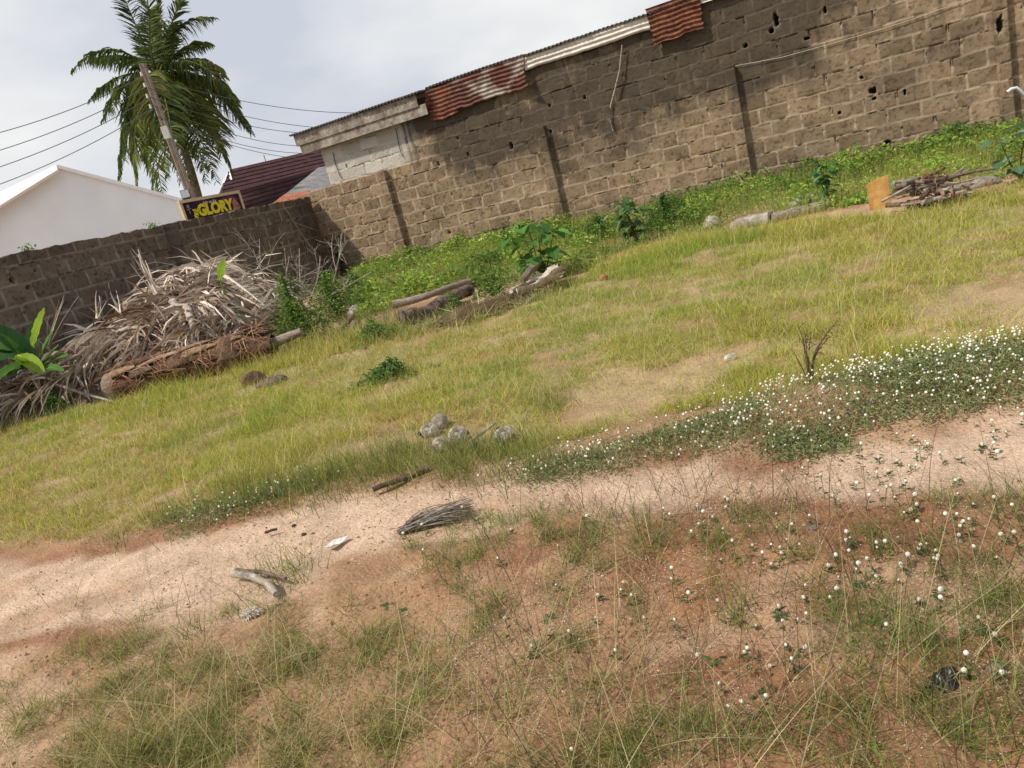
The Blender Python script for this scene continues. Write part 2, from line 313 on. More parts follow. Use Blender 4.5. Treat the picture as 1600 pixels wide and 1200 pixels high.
def ground():
    rows = np.concatenate([[-60, -12, -5, -2.5, -1.2, -0.4, 0.1, 0.4], 0.6*np.exp(np.arange(330)*0.0112), [26, 29, 34, 44, 70, 130, 300, 900]])
    cols = np.linspace(-1, 1, 400)
    half = 1.5+0.98*np.abs(rows)
    X = cols[None]*half[:, None]; X = np.concatenate([X[:, :1]-900, X[:, :1]-25, X, X[:, -1:]+25, X[:, -1:]+900], 1)
    Y = np.repeat(rows[:, None], X.shape[1], 1)
    near = (np.abs(X) < 40) & (np.abs(Y) < 40)
    Z = np.where(near, hgt(X, Y), 0.0)
    wx = 0.35*(fbm(X*1.3, Y*1.3, 21)-0.5)+0.14*(fbm(X*7, Y*7, 22)-0.5)
    pd = polysd(X, Y, PATH)+wx
    pm = sstep(-0.14, 0.10, pd)
    rm = sstep(-0.3, 0.5, polysd(X, Y, RED)+1.3*(fbm(X*2.1, Y*2.1, 31)-0.5))
    lm = sstep(-0.2, 0.25, polysd(X, Y, LAWN)+wx)
    bare = np.zeros_like(X)
    for P, a in BARE: bare = np.maximum(bare, a*sstep(-0.25, 0.35, polysd(X, Y, P)-0.12+1.9*(fbm(X*2.2, Y*2.2, 41, 5)-0.5)))
    blot = fbm(X*1.6, Y*1.6, 51); fine = fbm(X*9, Y*9, 52)
    c = np.ones(X.shape+(3,))*np.array([0.33, 0.20, 0.115])                        # tan soil
    def mix(c, k, m): return c*(1-m[..., None])+np.array(k)*m[..., None]
    c = mix(c, (0.44, 0.295, 0.195), sstep(0.45, 0.6, blot))
    c = mix(c, (0.29, 0.145, 0.075), rm*(0.38+0.55*sstep(0.40, 0.62, 1-fbm(X*2.6, Y*2.6, 59))))
    c = mix(c, (0.21, 0.09, 0.05), rm*sstep(0.54, 0.68, fbm(X*4.1, Y*4.1, 53, 5))*0.7)
    c = mix(c, (0.29, 0.245, 0.105), lm*(0.85-0.6*sstep(0.42, 0.6, fbm(X*4, Y*4, 60))))
    c = mix(c, (0.42, 0.30, 0.18), bare*lm*0.9)
    c = mix(c, (0.53, 0.38, 0.27), pm)
    c = mix(c, (0.40, 0.235, 0.14), pm*sstep(0.54, 0.68, fbm(X*2.3+3, Y*3.4, 55))*0.4)
    c = mix(c, (0.25, 0.115, 0.062), 0.8*sstep(0.16, 0.02, np.abs(pd+0.05+0.25*(fbm(X*4, Y*4, 56)-0.5)))*sstep(0.45, 0.6, fbm(X*1.1, Y*1.1, 57))*(Y < 6))
    c = c*(0.74+0.52*fine)[..., None]*(0.86+0.28*fbm(X*24, Y*24, 58, 3))[..., None]
    n, m = X.shape; V = np.stack([X, Y, Z], -1).reshape(-1, 3); C = c.reshape(-1, 3)
    i = np.arange(n-1)[:, None]; j = np.arange(m-1)[None]
    F = np.stack([i*m+j, i*m+j+1, (i+1)*m+j+1, (i+1)*m+j], -1).reshape(-1, 4)
    sel = (pm.reshape(-1)[F] > 0.5).all(1)
    for nm, k in (('ground', ~sel), ('dirt_path', sel)):
        f = F[k]; u, inv = np.unique(f, return_inverse=True)
        o = MB().add(V[u], inv.reshape(-1, 4), C[u], True).build(nm, M['ground'], loc=(0, 0, 0)); o['kind'] = 'structure'
ground()

# ------------------------------------------------------------------ block walls
CP = 0.275; LB = 0.525
def wall_patch(fr, s0, s1, z0, z1, step, seed, off=0.0, holes=(), stain=None, pale=None, base=(0.272, 0.196, 0.122), mort=(0.40, 0.31, 0.22), dark=0.0, pillar=False, ztop=None, back=0.22):
    ss = np.arange(s0, s1+1e-6, step); zz = np.arange(z0, z1+1e-6, step)
    S, Z = np.meshgrid(ss, zz)
    Sw = S+0.018*(fbm(S*2.3, Z*2.3, seed)-0.5)+0.010*(fbm(S*17, Z*17, seed+1, 2)-0.5)
    Zw = Z+0.016*(fbm(S*1.1, Z*2.0, seed+2)-0.5)+0.009*(fbm(S*15, Z*15, seed+3, 2)-0.5)
    row = np.floor(Zw/CP); lz = Zw-row*CP
    ro = (row % 2)*0.5*LB+0.14*(hash2(row, row*0+seed, 3)-0.5)
    if pillar: u = (Sw-s0-0.04)/(s1-s0-0.08)*0.98+0.01+0*ro; blk = np.floor(u); bl = 0.23
    else: u = (Sw+ro)/LB; blk = np.floor(u); bl = LB
    du = (u-blk)*bl
    jw = 0.012+0.013*hash2(row, blk, seed+5)
    e = np.minimum(np.minimum(du, bl-du)-jw, np.minimum(lz, CP-lz)-(0.010+0.010*hash2(row, row*0, seed+6)))
    if pillar: e = np.minimum(lz, CP-lz)-0.012
    e = e+0.011*(fbm(S*26, Z*26, seed+7, 3)-0.5)
    b = sstep(-0.006, 0.010, e)
    tone = hash2(row, blk, seed+8); prot = hash2(row, blk, seed+9)
    smear = fbm(S*4.2, Z*6, seed+10)
    hm = -0.012+0.022*sstep(0.35, 0.75, smear)
    hb = 0.006*(prot-0.5)+0.006*(fbm(S*30, Z*30, seed+11, 3)-0.5)-0.007*sstep(0.62, 0.75, fbm(S*9, Z*9, seed+12))
    H = hm*(1-b)+hb*b+0.012*(fbm(S*0.8, Z*0.8, seed+13)-0.5)
    gap = sstep(0.004, -0.004, np.abs(e+0.003)-0.004)*sstep(0.50, 0.62, fbm(S*3.1, Z*9, seed+17))*(lz > CP*0.5)   # open cracks under some blocks
    H = H-0.05*gap
    base = np.array(base); mort = np.array(mort)
    cb = base*(0.80+0.40*tone[..., None])*(0.70+0.60*fbm(S*5, Z*5, seed+14, 5))[..., None]*(1-0.45*sstep(0.60, 0.72, fbm(S*24, Z*24, seed+18, 2)))[..., None]
    cm = mort*(0.8+0.4*fbm(S*11, Z*11, seed+15))[..., None]
    if pale is not None:
        p = pale(S, Z)[..., None]; cb = cb*(1-p)+np.array([0.50, 0.46, 0.40])*(0.8+0.35*tone[..., None])*p; cm = cm*(1-p)+np.array([0.50, 0.45, 0.38])*p
    mm = b[..., None]*(1-0.25*sstep(0.5, 0.7, smear))[..., None]
    c = cm*(1-mm)+cb*mm
    if dark:                                                    # old algae and soot on the weathered wall
        k = dark*(0.75+0.5*fbm(S*1.3, Z*2.2, seed+16))[..., None]; c = c*(1-np.clip(k, 0, 0.92))+np.array([0.045, 0.038, 0.030])*np.clip(k, 0, 0.92)
    if stain is not None:
        k = 0.86*np.clip(stain(S, Z), 0, 0.95)[..., None]; c = c*(1-k)+np.array([0.050, 0.042, 0.034])*k
    c = c*(1-0.7*gap[..., None])  # crack colour darkened too, painting in the shade of the gap
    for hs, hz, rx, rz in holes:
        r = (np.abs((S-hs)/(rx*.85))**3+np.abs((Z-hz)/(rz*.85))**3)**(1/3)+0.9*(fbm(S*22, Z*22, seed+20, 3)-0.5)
        k = sstep(1.1, 0.75, r); H = H*(1-k)-0.17*k; c = c*(1-0.75*k[..., None])  # hole colour darkened as well, standing in for shade inside the hollow
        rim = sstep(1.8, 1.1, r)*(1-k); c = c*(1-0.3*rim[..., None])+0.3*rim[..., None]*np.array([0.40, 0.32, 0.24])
    if pillar:
        ed = np.minimum(S-s0, s1-S); H = np.where(ed < step*0.6, -0.16, H)
    if ztop is not None: Z = np.minimum(Z, ztop(S))
    A, D, N = fr
    # pad ring turned back into the wall
    Sp = np.pad(S, 1, mode='edge'); Zp = np.pad(Z, 1, mode='edge'); Hp = np.pad(H, 1, constant_values=-back); cp = np.pad(c, ((1, 1), (1, 1), (0, 0)), mode='edge')
    V = A+D*Sp[..., None]+N*(Hp+off)[..., None]+np.array([0, 0, 1.0])*Zp[..., None]
    return MB().grid(V, cp)
F1 = (A1, D1, N1); F2 = (A2, D2, N2)
Zv = np.array([0, 0, 1.0])
def blot(S, Z, cs, cz, rs, rz, k): return sstep(1.25, 0.35, np.sqrt(((S-cs)/rs)**2+((Z-cz)/rz)**2)+1.1*(fbm(S*2.2, Z*2.6, k)-0.5))
def stain1(S, Z):
    m = 0.85*blot(S, Z, 6.6, 2.5, 2.6, 0.95, 71)+0.75*blot(S, Z, 2.6, 2.2, 1.0, 0.9, 72)+0.65*blot(S, Z, 3.7, 2.4, 1.2, 0.55, 73)
    m = m+1.0*sstep(0.36, 0.58, fbm(S*0.9, Z*1.3, 69))*sstep(1.2, 2.2, Z)*sstep(0.6, 1.5, S)*sstep(11.5, 8.5, S)+0.25*sstep(0.45, 0.6, fbm(S*1.9, Z*2.3, 68))*(S > 0.8)
    m = m+0.6*blot(S, Z, 9.2, 2.9, 1.3, 0.6, 74)+0.5*blot(S, Z, 5.2, 1.4, 1.4, 0.6, 75)+0.25*blot(S, Z, 10.5, 1.6, 2, 0.9, 76)
    drip = sstep(0.5, 0.8, fbm(S*11+0.6*fbm(S*3, Z*3, 70), Z*0.9, 77, 3))*sstep(1.0, 3.0, Z)*sstep(0.3, 1.2, S)*1.1+0.2*sstep(1.3, 2.3, Z+0.8*(fbm(S*0.7, Z*0.4, 67)-0.5))*sstep(0.9, 2.5, S)*sstep(11.5, 8.8, S)
    drip = drip*np.where(S > 8.6, 0.4, 1)
    foot_dark = 0.30*sstep(0.5, 0.0, Z)*fbm(S*2, Z*3, 78)  # patchy darkening towards the wall foot
    return m*(0.5+0.8*fbm(S*5, Z*5, 79))+drip+foot_dark
holesA = [tuple(onwall_sz)+r for onwall_sz, r in []]
def sz1(u, v):
    q = onwall(u, v)-A1; return float(q @ D1), float(q[2])
for u, v, rx, rz in [(685, 256, .035, .06), (798, 228, .05, .09), (731, 242, .03, .06), (702, 363, .04, .04), (860, 206, .045, .05), (1363, 142, .075, .06), (1366, 154, .04, .025), (1414, 145, .025, .06), (1346, 121, .035, .03), (1386, 225, .07, .06), (1561, 40, .05, .15), (531, 387, .03, .03), (1312, 176, .025, .03), (848, 350, .03, .03)]:
    s, z = sz1(u, v); holesA.append((s, z, rx, rz))
holesB = []
for u, v, rx, rz in [(713, 216, .03, .05), (912, 152, .035, .05), (1164, 71, .05, .04), (1204, 48, .05, .05), (1289, 15, .03, .06), (1457, 42, .03, .06), (1489, 75, .05, .03), (1260, 60, .05, .03), (1212, 30, .05, .12), (540, 260, .02, .05), (857, 165, .03, .04)]:
    s, z = sz1(u, v); holesB.append((s, z, rx, rz))
PTOP = 2.2
wall1 = thing('block_wall', 'long brown sandcrete block wall with pillars behind the green weeds', 'wall', w1(5, 0))
lo = wall_patch(F1, -2.42, 17.5, -0.12, PTOP, 0.0155, 100, 0.0, holesA, stain1)
lo.box(w1(7.55, PTOP/2-0.06, -0.30), D1, N1, Zv, 9.95, 0.09, PTOP/2+0.05, (0.25, 0.19, 0.13))
lo.build('masonry', M['block'], wall1)
for i, (sp, zt) in enumerate([(0.0, 2.18), (4.14, 2.16), (8.07, 2.26), (12.33, 2.6)]):
    pm = wall_patch(F1, sp-0.12, sp+0.095, -0.1, zt, 0.0155, 200+7*i, 0.125, [h for h in holesA if abs(h[0]-sp) < 0.12 and i == 3], lambda S, Z: stain1(S, Z)*0.8+0.15, pillar=True, back=0.14)
    pm.build('pillar', M['block'], wall1)

def upz(S): return 3.46+0.04*np.clip(S-1.5, 0, 5)/5+0*S
shed = thing('block_shed', 'old block shed rising above the long wall under a patched zinc roof', 'shed', w1(6, PTOP, -1.5))
up = wall_patch(F1, -1.62, 17.5, PTOP-0.03, 4.6, 0.0155, 140, -0.045, holesB, stain1, pale=lambda S, Z: sstep(1.25, 0.55, S+0.5*(fbm(S*3, Z*3, 88)-0.5)-0.3*(Z-2.6)), ztop=lambda S: np.where(S < 7.9, 3.45, 4.6))
up.box(w1(3.15, 2.83, -0.36), D1, N1, Zv, 4.76, 0.08, 0.58, (0.25, 0.19, 0.13)).box(w1(12.7, 3.36, -0.36), D1, N1, Zv, 4.79, 0.08, 1.18, (0.25, 0.19, 0.13))
up.box(w1(-1.55, 2.83, -2.4), D1, N1, Zv, 0.08, 1.95, 0.58, (0.45, 0.41, 0.36))
up.build('masonry', M['block'], shed)
def corrug(s0, s1, off, z0, z1, amp=0.014, wl=0.085, along='s', bend=None, step=None):
    # sheet hanging on the wall, ridges run along the wall
    ns = max(3, int((s1-s0)/0.08)); nz = int((z1-z0)/wl*8)
    S, Z = np.meshgrid(np.linspace(s0, s1, ns), np.linspace(z0, z1, nz))
    O = off+amp*np.sin(Z/wl*2*np.pi)+0.02*(fbm(S*1.5, Z*1.5, int(s0*10)+5)-0.5)
    if bend is not None: O, Z, S = bend(O, Z, S)
    V = A1+D1*S[..., None]+N1*O[..., None]+Zv*Z[..., None]
    mb = MB().grid(V); mb.grid((V-N1*0.004)[:, ::-1]); return mb
def ragged(k, a=0.05):
    def f(O, Z, S):
        t = (S-S.min())/(S.max()-S.min()); q = (Z.max()-Z)/(Z.max()-Z.min())
        Z2 = Z+q*a*(fbm(S*5, S*0, k)-0.5)*2; S2 = S+(t-0.5)*0.10*(fbm(Z*9, Z*0, k+1)-0.5)*2
        return O+0.12*sstep(0.86, 1.0, t)*q*(k % 2), Z2, S2
    return f
o = corrug(1.62, 2.36, 0.06, 2.90, 3.53, bend=ragged(4)).build('rusty_sheet', M['rust'], shed); o['label'] = 'narrow deep red rusted corrugated sheet'
o = corrug(2.27, 4.10, 0.075, 2.97, 3.58, amp=0.017, bend=ragged(5)).build('rusty_sheet', M['rust2'], shed); o['label'] = 'wide rusted corrugated sheet with pale streaks and a curled end'
o = corrug(4.08, 5.0, 0.05, 3.30, 3.55, bend=ragged(6, 0.02)).build('zinc_strip', M['zinc'], shed)
o = corrug(4.98, 6.80, 0.058, 3.30, 3.56, bend=ragged(8, 0.02)).build('zinc_strip', M['zinc'], shed)
o = corrug(6.76, 7.74, 0.085, 3.01, 3.66, amp=0.017, bend=ragged(10)).build('rusty_sheet', M['rust'], shed); o['label'] = 'square orange brown rusted sheet near the top of the wall'
o = corrug(7.72, 9.2, 0.055, 3.44, 3.72, bend=ragged(12, 0.02)).build('zinc_strip', M['zinc'], shed)
# fascia boards
fb = MB(); fb.box(w1(-0.28, 3.39, 0.22), D1, N1, unit(Zv*1+D1*0.0), 1.78, 0.014, 0.125); fb.build('fascia_board', M['oldboard'], shed)
fb = MB(); fb.box(w1(-0.16, 3.17, 0.19), D1, N1, Zv, 1.83, 0.013, 0.115); fb.build('fascia_board', M['oldboard'], shed)
fb = MB(); fb.box(w1(-2.05, 3.39, -0.9), N1, D1, Zv, 1.1, 0.012, 0.125); fb.build('fascia_board', M['oldboard'], shed)
# roof: ridges run down the slope, wavy eave towards the viewer
def roofsheet(s0, s1, o0, z0, depth, rise, amp=0.016, wl=0.09, sag=0.0, k=0):
    S, Q = np.meshgrid(np.linspace(s0, s1, int((s1-s0)/wl*8)), np.linspace(0, 1, 6))
    Z = z0+rise*Q+amp*np.sin(S/wl*2*np.pi)+sag*np.sin((S-s0)/(s1-s0)*np.pi)+0.03*(fbm(S*1.2, Q, k)-0.5)
    O = o0-depth*Q+0.03*(hash2(np.floor(S/0.7), 0*S, k)-0.5)*(Q == 0)
    V = A1+D1*S[..., None]+N1*O[..., None]+Zv*Z[..., None]
    mb = MB().grid(V); mb.grid((V-Zv*0.02)[::-1])
    e = np.stack([V[0], V[0]-Zv*0.02]); mb.grid(e[::-1]); return mb
rf = thing_roof = None
roofsheet(-2.13, 1.68, 0.30, 3.545, 3.6, 0.25, k=3).build('roof', M['darkzinc'], shed)
roofsheet(1.70, 4.12, 0.09, 3.60, 3.6, 0.22, sag=0.02, k=4).build('roof', M['darkzinc'], shed)
roofsheet(4.14, 7.9, 0.10, 3.575, 3.6, 0.25, k=5).build('roof', M['darkzinc'], shed)
# cracks on the shed, put in as thin black tubes over the blocks
for px in ([(520, 238), (524, 255), (530, 272), (534, 279)], [(618, 200), (622, 222), (627, 240), (630, 246)]):
    tag(MB().tube([onwall(u, v, -0.015) for u, v in px], 0.009, 5).build('wall_crack', M['black']),
        'thin dark crack running down the pale blocks near the shed end' if px[0][0] == 520 else 'thin dark crack where the pale shed blocks turn brown', 'crack')
tag(MB().tube([onwall(u, v, 0.03)-Zv*dz for u, v, dz in [(1143, 104, 0), (1220, 90, 0), (1300, 68, 0), (1380, 45, 0), (1450, 22, 0), (1512, -2, 0), (1560, -24, 0)]], 0.005, 5).build('cord', M['rope']), 'pale cord strung along the long wall from a pillar top', 'cord')
tag(MB().tube([onwall(u, v, 0.04) for u, v in [(972, 70), (968, 110), (962, 135), (954, 165), (953, 185), (958, 205)]], [0.012, 0.016, 0.018, 0.018, 0.016, 0.01], 5).build('dry_root', M['stalk']), 'pale twisted dry root clinging to the long wall below the zinc strip', 'root')

wall2 = thing('block_wall', 'lower dark weathered block wall behind the heap of dry fronds', 'wall', w2(4, 0))
def stain2(S, Z): return 0.2*sstep(1.5, 2.1, Z+0.5*(fbm(S*2, Z*2, 91)-0.5))+0.6*blot(S, Z, 8.6, 1.2, 0.7, 1.3, 92)
h2 = []
for u, v, rx, rz in [(20, 438, .05, .05), (44, 450, .03, .045), (56, 423, .025, .03), (150, 430, .02, .02), (368, 381, .05, .03), (425, 378, .03, .03), (505, 385, .02, .02)]:
    q = onwall(u, v, 0, A2, N2)-A2; h2.append((float(q @ D2), float(q[2]), rx, rz))
w2m = wall_patch(F2, -6.5, 8.93, -0.12, 2.12, 0.0155, 300, 0.0, h2, stain2, base=(0.175, 0.135, 0.10), mort=(0.33, 0.27, 0.21), dark=0.16,
                 ztop=lambda S: 2.075+0.07*(fbm(S*5, S*0+1, 95)-0.5)+0.03*(fbm(S*18, S*0+1, 96)-0.5))
w2m.box(w2(1.2, 0.97, -0.30), D2, N2, Zv, 7.7, 0.09, 1.08, (0.12, 0.10, 0.08))
w2m.build('masonry', M['block'], wall2)
wall_patch(F2, 3.42, 3.67, -0.1, 2.04, 0.0155, 330, 0.12, [], lambda S, Z: 0*S+0.25, base=(0.17, 0.13, 0.10), mort=(0.22, 0.18, 0.145), dark=0.25, pillar=True, back=0.14).build('pillar', M['block'], wall2)

# bent pipe at the right edge
p0 = onwall(1630, 175, 0.05)
pts = [onwall(1640, 178, 0.02), onwall(1605, 153, 0.16), onwall(1596, 144, 0.22), onwall(1588, 137, 0.25), onwall(1580, 139, 0.27), onwall(1574, 144, 0.28)]
pt = thing('water_pipe', 'pale bent water pipe sticking out of the long wall', 'pipe', pts[0])
MB().tube(pts, [0.028, 0.028, 0.028, 0.026, 0.026, 0.026], 10).build('pipe_bend', M['pipe'], pt)
MB().tube([pts[1]-(pts[2]-pts[1])*0.2, pts[1]+(pts[2]-pts[1])*0.3], 0.042, 10).build('collar', M['pipe'], pt)

# ------------------------------------------------------------------ houses behind
def white_house():
    y0 = 25.0; a = AT(90, 262, y0); l = AT(-60, 345, y0); r = AT(283, 314, y0+1.0)
    ax = unit((r-a)*[1, 1, 0]); dp = unit(np.cross(Zv, ax))          # backwards
    if dp[1] < 0: dp = -dp
    h = thing('white_house', 'white rendered house gable behind the dark wall', 'house', [a[0], a[1], 0])
    L0 = a-ax*9.0; L0[2] = a[2]-9.0*(a[2]-l[2])/max(0.1, (a-l) @ ax); R0 = r.copy()
    def prof(p, off): return p+dp*off
    pts = [np.array([L0[0], L0[1], -0.1]), L0, a, R0, np.array([R0[0], R0[1], -0.1])]
    m = MB(); n = 24                                    # wall face, gently uneven
    front = np.array([pts[0], pts[4], pts[3], pts[2], pts[1]])
    m.add(front, [[0, 1, 2], [0, 2, 3], [0, 3, 4]])
    m.add([pts[4], pts[4]+dp*10, pts[3]+dp*10, pts[3]], [[0, 1, 2, 3]]); m.add([pts[0], pts[1], pts[1]+dp*10, pts[0]+dp*10], [[0, 1, 2, 3]])
    m.build('wall', M['plaster'], h)
    # roof slabs and the sun-facing white parapet on the left slope
    for p, q, nm in ((L0, a, 'roof'), (a, R0, 'roof')):
        t = unit(q-p); nn = unit(np.cross(dp, t)); nn = nn if nn[2] > 0 else -nn
        MB().box((p+q)/2+dp*5+nn*0.05, t, dp, nn, np.linalg.norm(q-p)/2+0.02, 4.9, 0.045).build(nm, M['whitepaint'], h)
    t = unit(a-L0); nn = np.cross(dp, t); nn = nn if nn[2] > 0 else -nn
    ln = np.linalg.norm(a-L0)
    v = [L0-dp*0.02, a-dp*0.02, a-dp*0.5-nn*0.12, L0-dp*0.9-nn*1.0-Zv*0.1]; v = [v[0]+nn*0.08, v[1]+nn*0.08, v[2], v[3]]
    v2 = [q+dp*0.06-nn*0.06 for q in v]
    MB().add(v+v2, [[0, 3, 2, 1], [4, 5, 6, 7], [0, 1, 5, 4], [1, 2, 6, 5], [2, 3, 7, 6], [3, 0, 4, 7]]).build('parapet', M['whitepaint'], h)
    t = unit(R0-a); nn = np.cross(dp, t); nn = nn if nn[2] > 0 else -nn
    MB().box((a+R0)/2-dp*0.05+nn*0.03, t, dp, nn, np.linalg.norm(R0-a)/2, 0.06, 0.05).build('parapet', M['whitepaint'], h)
    MB().tube([[R0[0], R0[1]-0.1, 0], R0+[0.0, -0.1, -0.1]], 0.05, 8).build('drainpipe', M['whitepaint'], h)
white_house()
def striped_roof(p0, p1, q0, q1, n, lip=0.035):        # ridge p0-p1, eave q0-q1, courses of tiles
    mb = MB(); p0, p1, q0, q1 = map(np.asarray, (p0, p1, q0, q1)); nn = unit(np.cross(p1-p0, q0-p0)); nn = nn if nn[2] > 0 else -nn
    for k in range(n):
        a, b = k/n, (k+1)/n
        A, B = p0+(q0-p0)*a, p1+(q1-p1)*a; Cc, Dd = p0+(q0-p0)*b+nn*lip, p1+(q1-p1)*b+nn*lip
        mb.add([A, B, Dd, Cc], [[0, 3, 2, 1]]); mb.add([Cc, Dd, Dd-nn*lip*1.3, Cc-nn*lip*1.3], [[0, 3, 2, 1]])
    return mb
def maroon_house():
    A = AT(358, 265, 38); B = G(496, 250, A[2]) if False else AT(540, 238, 40.0); B[2] = A[2]
    h = thing('maroon_roofed_house', 'distant house with a dark maroon tiled hip roof', 'house', [A[0]+3, A[1], 0])
    ax = unit(B-A); dp = unit(np.cross(Zv, ax)); dp = dp if dp[1] < 0 else -dp     # towards viewer
    ez = A[2]-2.4
    E0 = A-ax*1.9+dp*3.6; E0[2] = ez; E1 = B+ax*1.5+dp*3.6; E1[2] = ez; Hb = A-ax*1.9-dp*3.6; Hb[2] = ez; Hc = B+ax*1.5-dp*3.6; Hc[2] = ez
    striped_roof(A, B, E0, E1, 13).build('roof', M['maroon'], h)
    striped_roof(A, A+ax*0.01, Hb, E0, 13).build('roof', M['maroon'], h)
    striped_roof(B, A, Hc, Hb, 13).build('roof', M['maroon'], h)
    pa = AT(362, 301, 33.5); pb = AT(500, 262, 35.0); pb[2] = pa[2]+ (AT(500, 262, 35.0)[2]-pa[2])
    e = dp*3.0-Zv*2.2
    striped_roof(pa, pb, pa+e, pb+e, 12).build('porch_roof', M['maroon'], h)
    MB().tube([pa, pb], 0.055, 6).build('ridge_cap', M['maroonlight'], h)
    MB().add([A+dp*0.05, A-ax*0.55+dp*0.5-Zv*0.55, A-ax*0.1+dp*0.9-Zv*0.52], [[0, 1, 2]]).build('gable_vent', M['whitepaint'], h)
    c = (E0+Hc)/2; c[2] = ez/2-0.02
    MB().box(c, ax, dp, Zv, np.linalg.norm(E1-E0)/2-0.5, 3.1, ez/2).build('wall', M['plaster'], h)
    t = AT(412, 242, 38.5); b = t.copy(); b[2] = A[2]-0.2
    tag(MB().tube([b, t], 0.02, 5).build('roof_antenna', M['wire']), 'thin antenna rod standing on the maroon roof', 'antenna')
maroon_house()
def lean_to():
    a = AT(447, 303, 21.6); b = AT(500, 262, 23.5); c = AT(530, 268, 24.0)
    t = thing('zinc_lean_to', 'low lean-to with a grey zinc roof beside the shed end', 'lean-to', [a[0], a[1]+1, 0])
    p = [AT(440, 308, 21.0), AT(535, 303, 21.2), AT(535, 255, 24.5), AT(497, 262, 24.5)]
    n = 40; u = np.linspace(0, 1, n)[None, :, None]; w = np.linspace(0, 1, 8)[:, None, None]
    V = (np.array(p[0])*(1-u)+np.array(p[1])*u)*(1-w)+(np.array(p[3])*(1-u)+np.array(p[2])*u)*w
    V[..., 2] += 0.018*np.sin(np.linspace(0, 40*math.pi, n))[None]*1.0
    MB().grid(V).grid((V-Zv*0.03)[::-1]).build('roof', M['greyzinc'], t)
    MB().box([(p[0][0]+p[1][0])/2+0.4, 23.0, p[0][2]/2-0.1], np.array([1, 0, 0.]), np.array([0, 1.0, 0]), Zv, 0.6, 1.0, p[0][2]/2).build('wall', M['plaster'], t)
    q = [AT(425, 318, 20.3), AT(492, 306, 20.8), AT(484, 297, 21.4), AT(445, 303, 21.2)]
    u = np.linspace(0, 1, 30)[None, :, None]; w = np.linspace(0, 1, 4)[:, None, None]
    V = (np.array(q[0])*(1-u)+np.array(q[1])*u)*(1-w)+(np.array(q[3])*(1-u)+np.array(q[2])*u)*w
    V[..., 2] += 0.012*np.sin(np.linspace(0, 26*math.pi, 30))[None]
    r = thing('rusty_canopy', 'orange rusted sheet canopy just over the dark wall top', 'canopy', [V[..., 0].mean(), V[..., 1].mean(), 0])
    MB().grid(V).grid((V-Zv*0.02)[::-1]).build('roof', M['orange'], r)
    for (i, j) in ((0, 3), (0, 26), (3, 3), (3, 26)):
        P = V[i, j]-Zv*0.02; MB().tube([[P[0], P[1], 0], P], 0.04, 6).build('post', M['bark'], r)
lean_to()

